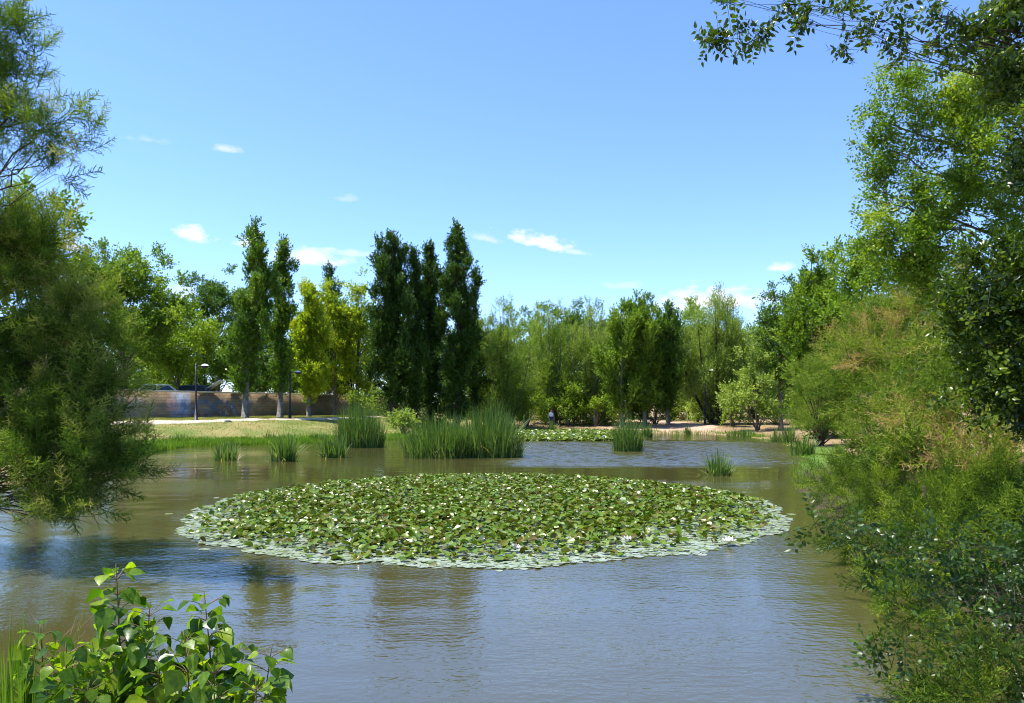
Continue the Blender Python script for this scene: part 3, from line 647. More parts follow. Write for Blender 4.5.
# ------------------------------------------------------------------ trees beyond the pond, left to right
tree('round', 126, 57, 254, 124, L_mid, 'bushy mid green tree behind the wall, right of the feathery tree', seed=101, bottom=.30, dens=1.1, nclump=40)
tree('round', 30, 34, 200, 110, L_mid, 'broadleaf tree showing bright leaves through the left feathery tree', seed=102, bottom=.25, nclump=34)
tree('round', 178, 62, 316, 84, L_lit, 'low light green tree over the white car behind the wall', seed=103, bottom=.28)
tree('round', 218, 70, 270, 74, L_dk, 'dark round tree close behind the leaning poplar', seed=104, bottom=.1, dens=1.4)
G_POP = 'tall columnar poplars in front of the wall'
tree('column', 245, 54, 215, 42, L_pop, 'tall green poplar leaning right, the leftmost columnar one', 'poplar_tree', G_POP, m_barkpale, 105, .12, 1.3, .05)
tree('column', 280, 57, 236, 25, L_pop, 'slim green poplar just right of the leaning poplar', 'poplar_tree', G_POP, m_barkpale, 106, .13, 1.6, .012)
G_YEL = 'yellow green trees between the poplars'
tree('column', 309, 61, 279, 40, L_yel, 'yellow slim tree with pale trunk before the wall', 'yellow_tree', G_YEL, m_barkpale, 107, .12, 1.5)
tree('column', 327, 74, 260, 24, L_popdark, 'narrow dark poplar tip rising behind yellow trees', 'poplar_tree', None, m_bark, 108, .1, 1.0)
tree('round', 334, 68, 288, 50, L_yel, 'bright yellow green tree in the middle of the yellow trees', 'yellow_tree', G_YEL, m_bark, 109, .08, 1.9)
tree('round', 357, 69, 278, 48, L_yel, 'yellow green tree touching the dark poplars on the left', 'yellow_tree', G_YEL, m_bark, 110, .08, 1.9)
tree('round', 343, 82, 300, 70, L_mid, 'green tree in the gap behind the yellow trees', seed=130, bottom=.1)
G_DRK = 'pair of broad dark poplars in mid scene'
tree('column', 392, 61, 222, 50, L_popdark, 'broad dark poplar, left one of the dark pair', 'poplar_tree', G_DRK, m_barkdark, 111, .06, 1.7)
tree('column', 431, 64, 233, 22, L_popdark, 'thin dark poplar squeezed between the two broad ones', 'poplar_tree', G_DRK, m_barkdark, 112, .06, 2.0)
tree('column', 456, 63, 213, 38, L_popdark, 'tallest dark poplar in the middle of the treeline', 'poplar_tree', G_DRK, m_barkdark, 113, .05, 1.9)
tree('column', 414, 62.5, 240, 18, L_popdark, 'dark poplar tip leaning on the right side of the broad left poplar', 'poplar_tree', None, m_barkdark, 185, .06, 1.8)
tree('column', 475, 66, 262, 14, L_popdark, 'short dark poplar on the right flank of the tallest', 'poplar_tree', None, m_barkdark, 114, .06, 1.1)
tree('wisp', 506, 66, 294, 84, L_olv, 'light olive willow right of the dark poplars', 'willow_tree', None, m_bark, 115, .12, 1.1)
tree('wisp', 556, 70, 290, 78, L_olv, 'wispy green tree with feathered top left of centre shrubs', seed=116, bottom=.1, nclump=11)
tree('wisp', 594, 71, 293, 78, L_gry, 'wispy grey green tree next to the tall aspen clump', seed=117, bottom=.1, nclump=11)
G_ASP = 'slender aspens behind the reed clump'
for px, tp, wd, sd, lb in ((622, 297, 46, 118, 'slender aspen, left stem of the aspen clump'), (645, 290, 50, 119, 'slender aspen with the highest top in its clump'), (668, 301, 48, 120, 'slender aspen, right stem of the clump with gaps')):
    tree('column', px, 66 + (px - 645) * .05, tp, wd, L_dk if sd == 120 else L_mid, lb, 'aspen_tree', G_ASP, m_barkpale, sd, .12, .7)
tree('wisp', 718, 68, 286, 108, L_gry, 'grey green open tree with dark trunks above the sand', 'tree', None, m_barkdark, 121, .22, 1.3, nclump=12, trunk_r=.26)
tree('round', 690, 84, 308, 92, L_olv, 'olive tree far back beside the sandy clearing', seed=122, bottom=.15)
tree('round', 781, 58, 284, 58, L_dk, 'small dark round tree rising above the right shrubs', seed=123, bottom=.2, dens=1.7)
tree('wisp', 822, 46, 242, 88, L_mid, 'upright green tree behind the tan tamarisk', seed=124, bottom=.15, dens=2.3, tw=TW_up, nclump=13)
tree('round', 862, 40, 232, 90, L_mid, 'full green tree between upright tree and glossy tree', seed=125, bottom=.12, dens=1.5)
tree('round', 800, 72, 304, 96, L_olv, 'olive tree hidden low behind the dark round tree', seed=126, bottom=.1)
# a far row that closes the view
G_FAR = 'far trees closing the view'
k = 0
for px, tp, wd, d, m, lb in ((60, 318, 110, 88, L_dk, 'far dark tree behind the left feathery tree'), (150, 322, 100, 90, L_dk, 'far dark tree behind the low light green tree'), (262, 322, 90, 92, L_dk, 'far dark tree behind the leaning poplar'),
        (318, 330, 80, 96, L_mid, 'far tree behind the yellow trees'), (412, 330, 80, 90, L_dk, 'far tree between the dark poplars'), (470, 322, 80, 92, L_mid, 'far tree behind the tallest poplar'),
        (530, 316, 90, 95, L_mid, 'far green tree behind the olive willow'), (585, 318, 90, 90, L_dk, 'far dark tree behind the wispy trees'), (640, 326, 90, 94, L_dk, 'far dark tree behind the aspens'),
        (700, 346, 100, 98, L_olv, 'far olive tree behind the sandy clearing'), (755, 338, 100, 92, L_olv, 'far olive tree behind the white flecked shrub'), (838, 318, 110, 86, L_dk, 'far dark tree behind the tan tamarisk'), (925, 300, 120, 80, L_dk, 'far dark tree behind the right glossy tree')):
    tree('round', px, d, tp - 10, wd * 1.1, m, lb, 'tree', G_FAR, m_bark, 140 + k, .05, 1.0, nclump=34); k += 1
# shrubs along the far bank
G_SH = 'shrubs along the far bank'
for px, d, tp, wd, m, sd, lb in ((403, 52, 411, 34, L_gry, 160, 'pale leafy bush between two tall reed beds'), (490, 68, 352, 70, L_olv, 161, 'olive bush under the willow behind the reeds'), (528, 67, 388, 44, L_lit, 162, 'light green bush left of the person'),
        (568, 68, 378, 46, L_mid, 163, 'mid green bush right behind the person'), (596, 67, 392, 40, L_lit, 164, 'light bush with low boughs right of the person'), (622, 68, 382, 40, L_dk, 165, 'dark bush under the left aspen'), (655, 69, 390, 44, L_dk, 166, 'dark bush at the edge of the sand'),
        (440, 66, 372, 70, L_popdark, 167, 'dark bush at the feet of the dark poplars'), (370, 66, 388, 50, L_olv, 168, 'olive bush behind the left reed bed'), (683, 80, 388, 40, L_pinkt, 169, 'reddish bush in shade behind the sand'), (757, 58, 338, 80, L_gry, 170, 'grey green shrub with white flecks right of the dark trunks'),
        (732, 63, 384, 34, L_olv, 171, 'low yellowish shrub beside the dark trunks'), (697, 74, 398, 20, L_pale, 172, 'small pale spiky plant behind the sand'), (545, 74, 340, 90, L_olv, 173, 'tall olive bush filling under the wispy trees'), (604, 75, 345, 80, L_mid, 174, 'tall green bush filling under the grey green tree'),
        (775, 66, 372, 60, L_dk, 175, 'dark shrub mass behind the white flecked shrub')):
    tree('bush', px, d, tp, wd, m, lb, 'bush', G_SH, m_bark, sd, 0, 1.15, cat='bush')
tree('bush', 820, 38, 345, 74, L_drkt, 'dark feathery tamarisk behind the right shore soil', 'tamarisk_bush', None, m_barkdark, 180, 0, 1.3, tw=PL_far, cat='bush', nclump=22)
tree('bush', 872, 32, 372, 62, L_pinkt, 'olive tamarisk on the right bank soil', 'tamarisk_bush', None, m_barkdark, 181, 0, 1.2, tw=PL_far, cat='bush', nclump=22)

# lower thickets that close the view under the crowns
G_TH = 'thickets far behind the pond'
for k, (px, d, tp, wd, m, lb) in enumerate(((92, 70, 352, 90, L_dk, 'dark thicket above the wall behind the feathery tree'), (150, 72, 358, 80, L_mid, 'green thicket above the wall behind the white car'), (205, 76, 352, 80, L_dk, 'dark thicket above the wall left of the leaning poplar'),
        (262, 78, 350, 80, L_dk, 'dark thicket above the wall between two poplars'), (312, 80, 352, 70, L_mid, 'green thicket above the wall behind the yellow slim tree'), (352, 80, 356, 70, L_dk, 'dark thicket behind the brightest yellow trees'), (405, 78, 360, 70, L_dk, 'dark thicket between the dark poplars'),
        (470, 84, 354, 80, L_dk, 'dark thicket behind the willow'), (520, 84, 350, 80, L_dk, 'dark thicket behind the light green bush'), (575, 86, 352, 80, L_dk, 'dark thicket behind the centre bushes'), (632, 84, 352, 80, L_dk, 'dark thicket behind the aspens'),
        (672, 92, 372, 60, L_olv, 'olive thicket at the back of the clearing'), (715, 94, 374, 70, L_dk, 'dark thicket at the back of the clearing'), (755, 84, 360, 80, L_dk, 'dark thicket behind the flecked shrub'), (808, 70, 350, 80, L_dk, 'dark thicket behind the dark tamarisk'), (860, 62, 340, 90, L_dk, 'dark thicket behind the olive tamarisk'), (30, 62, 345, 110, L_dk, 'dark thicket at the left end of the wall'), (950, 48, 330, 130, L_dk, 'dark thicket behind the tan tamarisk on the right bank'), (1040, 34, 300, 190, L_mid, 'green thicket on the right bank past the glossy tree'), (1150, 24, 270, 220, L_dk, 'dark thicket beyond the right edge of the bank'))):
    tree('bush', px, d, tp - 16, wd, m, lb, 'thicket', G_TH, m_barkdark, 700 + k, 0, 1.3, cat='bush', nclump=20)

# ------------------------------------------------------------------ left feathery tamarisk
LT = [(0, 15, 9.8, 0.5), (5, 60, 9.6, 0.45), (-10, 100, 9.8, 0.5), (8, 118, 9.5, 0.4), (45, 128, 9.4, 0.3, 0.9), (75, 125, 9.2, 0.18, 1.4), (88, 130, 9.2, 0.1, 1.5), (78, 146, 9.2, 0.13, 1.3), (45, 158, 9.3, 0.22, 0.8), (0, 160, 9.8, 0.35, 0.6), (55, 174, 9.3, 0.12, 0.9), (0, 225, 11, 0.6), (25, 235, 10.6, 0.48), (45, 262, 10.5, 0.48), (10, 275, 11, 0.84), (45, 310, 10.5, 0.66), (78, 300, 10.4, 0.43, 1, 0.14), (81, 335, 10.5, 0.39, 1, 0.12), (98, 352, 10.2, 0.29), (70, 355, 10.2, 0.6), (20, 350, 10.6, 0.84), (126, 385, 10.4, 0.2, 1, 0.3), (128, 408, 10.4, 0.25, 1, 0.22), (94, 388, 10.2, 0.32), (60, 410, 10, 0.6), (81, 425, 10, 0.37), (118, 436, 10, 0.25, 1, 0.22), (15, 420, 10.4, 0.84), (104, 468, 9.8, 0.31), (130, 474, 9.8, 0.16), (80, 465, 9.6, 0.48), (35, 465, 9.8, 0.6, 0.8), (78, 500, 9.5, 0.29, 0.7), (94, 516, 9.4, 0.14, 0.8), (55, 500, 9.5, 0.38, 0.5), (10, 490, 9.8, 0.48, 0.6), (28, 515, 9.4, 0.26, 0.4),
      (111, 420, 10.3, 0.21, 1, 0.1), (70, 440, 10, 0.4), (96, 450, 9.9, 0.3), (114, 455, 9.9, 0.21), (50, 385, 10.4, 0.5), (76, 390, 10.4, 0.3), (30, 440, 10.2, 0.5), (70, 490, 9.7, 0.35), (98, 495, 9.6, 0.21), (0, 380, 10.5, 0.6), (138, 470, 9.8, .2, 1.2, .2), (125, 452, 9.9, .24), (128, 405, 10.3, .24, 1, .2), (142, 440, 9.9, .16, 1.2, .25), (100, 475, 9.7, .3), (-60, 60, 10.2, 1.0, .5), (-70, 180, 10.6, 1.0, .5), (-50, 270, 10.8, .9, .5), (-60, 370, 10.5, 1.0, .5), (-50, 450, 10, .8, .6), (-120, 120, 11, 1.2, .4), (-130, 300, 11, 1.2, .4), (-120, 430, 10.5, 1.0, .4)]
plant_from_clumps('tamarisk_tree', 'tall dark feathery tamarisk leaning over the water at left edge', 'tree', None, (-8.9, 10.8), LT, PL[:2] + PL_fine, 420, L_drkt, m_barkdark, 200, limb_r=.085, up=.5, out_w=.9, rnd=.45, stems=3, hub_h=5.0, limb_n=1.0, sub=6, tvar=.21, tone0=.44, scale=(.8, 1.35), lobe=(.26, .42))

# right bank: tan-flowered tamarisk above, green tamarisk below
RT = [(868, 335, 22, .95), (895, 308, 20, .85, 1, .1), (918, 282, 18, .62, 1, .2), (942, 315, 16.5, .75, 1, .15), (906, 350, 17, .8, 1, .34), (872, 378, 18, .8, 1, .14), (940, 375, 14.5, .75, 1, .15), (972, 355, 13, .7), (888, 418, 17, .7), (905, 415, 15, .65, 1, .12), (940, 435, 12.5, .6, 1, .4), (975, 405, 11.5, .65), (845, 352, 24, .7),
      (912, 455, 13, .5, 1, .1), (955, 458, 11.2, .42, 1, .42), (985, 458, 10.6, .42, 1, .38), (1010, 350, 12, .9), (1060, 330, 13, 1.3, .5), (1080, 420, 12, 1.2, .5), (1130, 350, 14, 1.4, .5), (880, 455, 15, .5)]
plant_from_clumps('tamarisk_tree', 'large tan flowering tamarisk on the right bank', 'tree', None, (10.2, 16.0), RT, PL, 190, L_pinkt, m_barkdark, 210, limb_r=.06, limb_n=.5, hub_h=2.2, sub=7, up=.55, out_w=.9, rnd=.45, stems=5, tvar=.15, tone0=.42, scale=(1.1, 1.9))
RL = [(894, 475, 14, 0.7), (941, 478, 12.5, 0.7), (880, 505, 12.5, 0.5), (910, 515, 11.5, 0.6), (867, 540, 11, 0.38), (902, 560, 10.6, 0.36, 1, -0.05), (922, 545, 10.2, 0.5), (977, 505, 10.6, 0.6), (997, 490, 10, 0.6), (967, 555, 9.4, 0.5, 0.8), (993, 545, 9, 0.55), (1028, 530, 9, 0.6), (922, 585, 9.6, 0.28), (874, 588, 9, 0.12, 1.6, -0.15), (892, 590, 8.9, 0.18, 1.4, -0.1), (902, 600, 8.6, 0.2, 1.2), (927, 612, 8.2, 0.24), (957, 600, 8.2, 0.34), (947, 690, 6.35, 0.12, 1.3), (967, 700, 6.2, 0.16), (1022, 705, 6.2, 0.2), (937, 535, 10.2, 0.5), (978, 515, 9.6, 0.55),
      (1042, 600, 8, 0.42, 0.7), (1042, 690, 6.5, 0.3), (997, 692, 6.4, 0.18), (1002, 688, 6.3, 0.3, 0.8, -0.12), (1054, 705, 6.1, 0.36, 0.8, -0.12), (942, 700, 6.2, 0.12, 1.6), (987, 715, 5.9, 0.25, 1.3), (838, 488, 14.5, 0.4), (824, 500, 13.5, 0.24, 1.3), (857, 480, 15, 0.45), (1060, 560, 9, 0.9), (1070, 660, 7.4, 0.6), (851, 500, 13.5, 0.3, 0.8)]  # negative tone offsets: shade low over the water put into the leaf colour
plant_from_clumps('tamarisk_bush', 'bright green feathery tamarisk trailing into the water at right', 'bush', None, (6.0, 10.2), RL, PL_fine, 470, L_grnt, m_barkdark, 220, limb_r=.035, limb_n=.6, hub_h=.8, arch=.12, sub=6, up=.35, out_w=.9, rnd=.5, stems=5, tvar=.22, tone0=.38, scale=(.85, 1.4), lobe=(.3, .46))

# right: light tree behind, glossy dark tree in front with boughs hanging across the top
RA = [(905, 92, 15, .6), (880, 120, 15, .42), (935, 95, 15, .7), (890, 150, 15, .6), (872, 188, 15, .40), (925, 140, 15, .8), (905, 195, 15, .8), (950, 170, 15, .9), (880, 232, 15, .55), (920, 240, 15, .85), (895, 265, 15.2, .6), (960, 225, 15, .9), (945, 275, 15, .8), (985, 130, 15, .9), (1000, 190, 15.2, 1.0), (990, 260, 15.2, .9), (968, 90, 15, .7),
      (1010, 80, 15.4, 1), (1050, 150, 16, 1.4), (1060, 250, 16, 1.4), (1100, 90, 16, 1.4), (866, 172, 15, .16), (872, 95, 15, .22), (862, 210, 15, .2)]
plant_from_clumps('ash_tree', 'sunlit light green tree rising behind the right tamarisk', 'tree', None, (12.0, 15.8), RA, TW_ash, 760, L_lit, m_bark, 230, limb_r=.11, up=.1, out_w=.6, rnd=.7, stems=1, hub_h=7.5, limb_n=.6, tone0=.45, tvar=.16, scale=(1.0, 1.6), sub=5, lobe=(.30, .48))
RD = [(1000, 30, 8.6, .42), (1020, 80, 8.6, .40), (985, 85, 8.5, .30), (960, 40, 8.4, .28), (930, 22, 8.3, .22), (948, 62, 8.3, .18), (905, 10, 8.2, .16), (882, 12, 8.1, .11), (868, 28, 8.1, .09), (852, 12, 8.1, .08), (846, 47, 8.1, .08), (838, 6, 8.0, .09), (812, 10, 7.9, .09), (800, 26, 7.9, .08), (786, 8, 7.9, .09), (770, 34, 7.8, .08), (754, 38, 7.8, .07), (738, 34, 7.7, .07), (722, 38, 7.7, .06), (712, 44, 7.7, .035), (728, 0, 7.7, .05), (890, 50, 8.2, .08), (905, 60, 8.2, .08),
      (985, 255, 9.2, .34, .8), (965, 290, 9.0, .3), (1000, 300, 9, .42), (950, 330, 9, .22), (985, 345, 8.9, .4), (1020, 330, 8.9, .42), (1000, 390, 8.8, .34), (960, 365, 8.9, .2), (1024, 420, 8.8, .35), (985, 415, 8.7, .18),
      (1020, 270, 9.2, .4), (965, 255, 9.1, .16), (940, 300, 9.0, .16), (955, 395, 8.9, .16), (1020, 380, 8.9, .35), (975, 320, 9, .35), (1060, 40, 9, .8), (1070, 150, 9.2, .8), (1080, 260, 9.4, .8), (1070, 360, 9.2, .8), (1120, 100, 9.5, 1), (1130, 300, 9.5, 1.0)]
plant_from_clumps('ash_tree', 'dark glossy tree with boughs hanging across the top right', 'tree', None, (8.2, 9.6), RD, TW_dark, 820, L_gloss, m_barkdark, 240, limb_r=.10, up=-.15, out_w=.5, rnd=.7, stems=1, hub_h=7.0, limb_n=.6, rise=.12, arch=.05, tone0=.5, tvar=.16, pw=1.8, scale=(.75, 1.3), sub=4, lobe=(.34, .52))
RS = [(814, 524, 5.28, 0.06), (832, 530, 5.28, 0.076), (852, 536, 5.2, 0.093), (875, 545, 5.2, 0.119), (900, 550, 5.12, 0.145), (930, 552, 5.12, 0.17), (960, 560, 5.12, 0.212), (995, 570, 5.04, 0.238), (1020, 560, 5.04, 0.255), (900, 578, 5.12, 0.093), (884, 592, 5.12, 0.06), (930, 585, 5.12, 0.119), (970, 600, 5.04, 0.136), (890, 520, 5.2, 0.085), (1010, 610, 4.96, 0.187),
      (876, 640, 4.62, 0.043), (888, 655, 4.62, 0.051), (880, 662, 4.62, 0.043), (905, 642, 4.62, 0.068), (930, 640, 4.54, 0.076), (960, 645, 4.54, 0.102), (995, 650, 4.47, 0.153), (1020, 670, 4.47, 0.17), (1070, 600, 5.04, 0.34), (1080, 690, 4.54, 0.297)]
plant_from_clumps('dark_shrub', 'low dark glossy shrub reaching over the water at bottom right', 'bush', None, (4.3, 5.0), RS, TW_spray, 270, L_shade, m_barkdark, 250, limb_r=.028, up=.0, out_w=.9, rnd=.5, stems=3, hub_h=.9, limb_n=.9, rise=.1, arch=.05, tone0=.5, tvar=.12, pw=1.6, scale=(.6, 1.0))

# ------------------------------------------------------------------ reeds and grass
def blades(acc, bx, by, bz_, h, lean, az_, wd, tone, seg=4, droop=.25):
    n = len(bx); r = np.stack([np.cos(az_), np.sin(az_), 0 * az_], -1); s = np.stack([-np.sin(az_ + .6), np.cos(az_ + .6), 0 * az_], -1)
    f = np.linspace(0, 1, seg + 1); base = np.stack([bx, by, bz_], -1)
    c = base[:, None] + r[:, None] * ((lean * h)[:, None] * f ** 1.7)[..., None]
    c[..., 2] += h[:, None] * (f - droop * lean[:, None] * f ** 3)
    wv = wd[:, None] * np.interp(f, [0, .3, .75, 1], [.8, 1, .6, .06])
    V = np.stack([c - s[:, None] * wv[..., None] * .5, c + s[:, None] * wv[..., None] * .5], 2).reshape(-1, 3)
    i = np.arange(n)[:, None] * (2 * (seg + 1)) + np.arange(seg)[None] * 2
    acc.add(V, np.stack([i, i + 1, i + 3, i + 2], -1).reshape(-1, 4), np.repeat(tone, seg))
def reed(name, px, base_y, top_y, width, n, label, seed, group, bw=.022, dead=.06, lean=.22, depth=.6, d=None):
    r = rng_of(seed); d = d or EYE * F_PX / (base_y - H_PX); x = X(px, d); w = width / F_PX * d / 2; h = (base_y - top_y) / F_PX * d
    z0 = max(gz1(x, d), -.25) - .03; base = (x, d, z0)
    a = r.uniform(0, 6.28, n); q = np.sqrt(r.uniform(0, 1, n)) * (1 + .1 * r.normal(size=n)); bx = x + np.cos(a) * q * w * .82; by = d + np.sin(a) * q * w * depth
    hh = h * (1.02 - .42 * q ** 2) * r.uniform(.5, 1.06, n) - z0 * (z0 < 0) * .8
    az_ = a + r.normal(0, .9, n); ln = np.abs(r.normal(0, lean, n)) * (.45 + .9 * q)
    tone = np.clip(.45 + r.normal(0, .2, n), 0, .9); dd = r.uniform(0, 1, n) < dead; tone[dd] = 1.0; hh[dd] *= .55; ln[dd] *= 2.4
    ac = Acc(); blades(ac, bx, by, np.full(n, z0), hh, np.minimum(ln, 1.3), az_, bw * r.uniform(.7, 1.3, n), tone, 5)
    o = ac.build(name, L_reed, None, loc=base); return tag(o, label, 'reeds', group)
G_BED = 'tall reed beds in the pond'
reed('reed_bed', 360, 447, 396, 56, 1500, 'tall dense dark green reed bed, the left of two big ones', 300, G_BED, .026, .03, .16)
reed('reed_bed', 440, 457, 404, 84, 1500, 'broad grey green reed bed leaning over the water', 301, G_BED, .024, .05, .26, .55)
reed('reed_bed', 490, 456.5, 397, 74, 1400, 'tallest part of the big reed bed, at its right end', 302, G_BED, .024, .04, .2, .6)
reed('reed_bed', 628, 451, 406, 34, 560, 'upright reed clump standing in open water under the aspens', 303, G_BED, .024, .03, .18)
G_IRIS = 'small flag clumps in the shallows'
for k, (px, by, ty, w, n, lb) in enumerate(((226, 460, 434, 26, 70, 'small flag clump in the shallows, the leftmost standing in water'), (284, 461, 428, 28, 120, 'dark flag clump with bent pale blades near the left shore'), (327, 457.5, 431, 13, 60, 'narrow flag clump, first of a touching pair'), (339, 457.5, 433, 13, 60, 'narrow flag clump, second of a touching pair'),
        (718, 475, 444, 26, 70, 'lone flag clump in open water behind the lily bed'), (552, 432, 418, 9, 50, 'small green tuft at the feet of the person'), (646, 437, 421, 14, 80, 'short leafy tuft behind the upright reed clump'), (688, 434, 424, 8, 40, 'tiny tuft on the edge of the sand'))):
    reed('flag_clump', px, by, ty - 2, w, int(n * 2.0), lb, 310 + k, G_IRIS, .045, .14, .26)
G_BANK = 'tufts along the banks'
for k, (px, d, h, w, n, lb) in enumerate(((178, 40.5, .62, 24, 110, 'bank tuft of dark blades at the left lawn edge'), (206, 41, .5, 18, 80, 'short bank tuft below the lamp post'), (270, 42.5, .8, 16, 70, 'taller bank tuft below the slim poplar'), (318, 43, .9, 20, 90, 'bank tuft left of the dark green reed bed'), (245, 41.8, .42, 14, 60, 'low bank tuft below the leaning poplar'),
        (741, 51.5, .85, 34, 260, 'wide leafy tuft on the sandy far shore'), (788, 42, 1.25, 22, 200, 'blue green flag clump on the right shore, the far one'), (803, 31.5, 1.15, 26, 230, 'blue green flag clump on the right shore, the near one'), (776, 44, 1.0, 12, 90, 'small flag clump beside the right shore soil'), (838, 31, .5, 14, 60, 'low tuft on the right soil bank'))):
    x = X(px, d); g = gz1(x, d); reed('bank_tuft', px, H_PX + (EYE - g) * F_PX / d, H_PX + (EYE - g - h) * F_PX / d, w, n, lb, 330 + k, G_BANK, .03, .05, .25, d=d)

def grass(name, label, n, xr, yr, srange, hr, seed, test=None, w=.012, m=L_grass):
    r = rng_of(seed); x = r.uniform(*xr, n * 4); y = r.uniform(*yr, n * 4); s = shore_dist(x, y); ok = (s > srange[0]) & (s < srange[1])
    dens_ = .5 + .5 * np.sin(x * 1.9 + 2 * np.sin(y * 1.1)) * np.sin(y * 1.4 + x); ok &= r.uniform(0, 1, n * 4) < .25 + dens_
    if test is not None: ok &= test(x, y)
    x, y = x[ok][:n], y[ok][:n]; z = gz(x, y); k = len(x); a = Acc()
    blades(a, x, y, np.maximum(z, -.05) - .02, r.uniform(*hr, k), np.abs(r.normal(0, .4, k)), r.uniform(0, 6.28, k), w * r.uniform(.7, 1.4, k), np.clip(r.normal(.5, .17, k), 0, 1), 3)
    return tag(a.build(name, m), label, 'grass', kind='stuff')
L_dry = mat_leaf('dry_lawn_grass', (.08, .105, .03), (.155, .15, .055), (.26, .22, .10), .8, .1, .25)
grass('grass', 'bright green grass along the left water edge', 42000, (-19, -6), (32, 50), (-.35, 2.1), (.12, .38), 400, w=.022)
grass('grass', 'dry yellowish lawn grass in front of the wall', 42000, (-30, -7), (36, 66), (1.6, 16), (.04, .12), 401, w=.022, m=L_dry, test=lambda x, y: ((x - W0[0]) * WN[0] + (y - W0[1]) * WN[1]) > .3)
grass('grass', 'green grass fringe along the right shore', 9000, (7, 18), (17, 50), (-.3, .7), (.06, .18), 402, w=.02)
grass('grass', 'thin green grass at the foot of the far shrubs', 9000, (-6, 17), (50, 68), (-.2, 1.4), (.12, .35), 403, w=.025)
grass('grass', 'rough grass on the near bank around the camera', 9000, (-7, 5), (1.2, 7), (.0, 3.0), (.06, .2), 404, w=.007)

# ------------------------------------------------------------------ water lilies
m_pad = bpy.data.materials.new('lily_pad_leaf'); m_pad.use_nodes = True; t = m_pad.node_tree; b = t.nodes['Principled BSDF']
at = N(t, 'ShaderNodeAttribute', attribute_name='tone'); r_ = N(t, 'ShaderNodeValToRGB'); e = r_.color_ramp.elements
e[0].position = 0; e[0].color = (.10, .075, .012, 1); e[1].position = 1; e[1].color = (.34, .40, .33, 1)
for p_, c_ in ((.14, (.120, .110, .010)), (.28, (.120, .155, .008)), (.5, (.090, .170, .009)), (.72, (.145, .205, .012)), (.8, (.19, .25, .05)), (.9, (.31, .37, .26))):
    q = e.new(p_); q.color = (*c_, 1)
t.links.new(at.outputs['Fac'], r_.inputs[0]); t.links.new(r_.outputs[0], b.inputs['Base Color'])
b.inputs['Roughness'].default_value = .27; b.inputs['Specular IOR Level'].default_value = .32
tr = N(t, 'ShaderNodeBsdfTranslucent'); t.links.new(r_.outputs[0], tr.inputs[0]); ms = N(t, 'ShaderNodeMixShader'); ms.inputs[0].default_value = .18
t.links.new(b.outputs[0], ms.inputs[1]); t.links.new(tr.outputs[0], ms.inputs[2]); t.links.new(ms.outputs[0], t.nodes['Material Output'].inputs[0])
def pad_tmpl(seed, cup, fold, K=12):
    """round pad with a notch; cup lifts the rim, fold bends it along its midrib"""
    r = rng_of(seed); ang = np.linspace(.16, 2 * math.pi - .16, K); ph = r.uniform(0, 6.28)
    V = [(0, 0, 0)]
    for rad in (.55, 1.0):
        for a in ang:
            rr = rad * (1 + .05 * math.sin(3 * a + ph)); z = cup * rad ** 2 * (.6 + .4 * math.sin(2 * a + ph)) + fold * abs(rr * math.sin(a)) ** 1.3
            V.append((rr * math.cos(a), rr * math.sin(a), z))
    F = []
    for k in range(0, K - 2, 2): F.append((0, 1 + k, 2 + k, 3 + k))
    F.append((0, K - 1, K, K))
    F = [f for f in F if len(set(f)) == 4]
    if (K - 1) % 2: F.append((0, K - 1, K - 1 + 1, 0))
    F = [f for f in F if len(set(f)) == 4]
    for k in range(K - 1): F.append((1 + k, 1 + K + k, 2 + K + k, 2 + k))
    return np.array(V), np.array(F), r.normal(0, .02, len(F))
PAD_FLAT = [pad_tmpl(500 + k, .02, 0.0, 13) for k in range(3)]
PAD_CURL = [pad_tmpl(510 + k, c_, f_, 13) for k, (c_, f_) in enumerate(((.25, .1), (.15, .45), (.4, .15), (-.2, .25), (.1, .7)))]
LC = np.array([-.48, 16.1]); LA, LB = 5.78, 6.6
rl = rng_of(520)
def lily_r(x, y):      # 1 at the outer edge of the bed
    a = np.arctan2((y - LC[1]) / LB, (x - LC[0]) / LA)
    return np.hypot((x - LC[0]) / LA, (y - LC[1]) / LB) / (1 + .010 * np.sin(3 * a + 2.2) + .008 * np.sin(7 * a) + .010 * np.sin(13 * a + 2) + .01 * np.sin(29 * a))
def scatter_pads(n, lo, hi):
    x = LC[0] + rl.uniform(-1.1, 1.1, n * 2) * LA; y = LC[1] + rl.uniform(-1.1, 1.1, n * 2) * LB; q = lily_r(x, y); ok = (q < hi) & (q > lo)
    return x[ok], y[ok], q[ok]
# raised leaves of the bed: dense inside, thinner to the rim
x, y, q = scatter_pads(24000, 0, .985)
rim_w = np.where(y < LC[1], .22, .06) + .06 * (x > LC[0]) * (y < LC[1])
keep = rl.uniform(0, 1, len(x)) < np.clip((.99 - q) / rim_w * .8, .04, 1) * (.75 + .35 * np.sin(x * 2.3 + np.sin(y * 1.7) * 2) * np.sin(y * 1.9))
x, y, q = x[keep], y[keep], q[keep]; n = len(x)
tilt = np.abs(rl.normal(0, .44, n)); az_ = rl.uniform(0, 6.28, n)
up_d = np.stack([np.cos(az_) * np.sin(tilt), np.sin(az_) * np.sin(tilt), np.cos(tilt)], -1)
size = rl.uniform(.034, .072, n); zz = .02 + rl.uniform(.0, .10, n) * np.clip((1 - q) * 5, .15, 1)
tone = np.clip(rl.choice([.05, .2, .32, .48, .6, .72, .84], n, p=[.05, .15, .19, .24, .22, .10, .05]) + rl.normal(0, .05, n), 0, .9)
RAISED = (np.stack([x, y, zz], -1), up_d, size, tone, rl.integers(0, 5, n))
x, y, q = scatter_pads(36000, .60, 1.0)
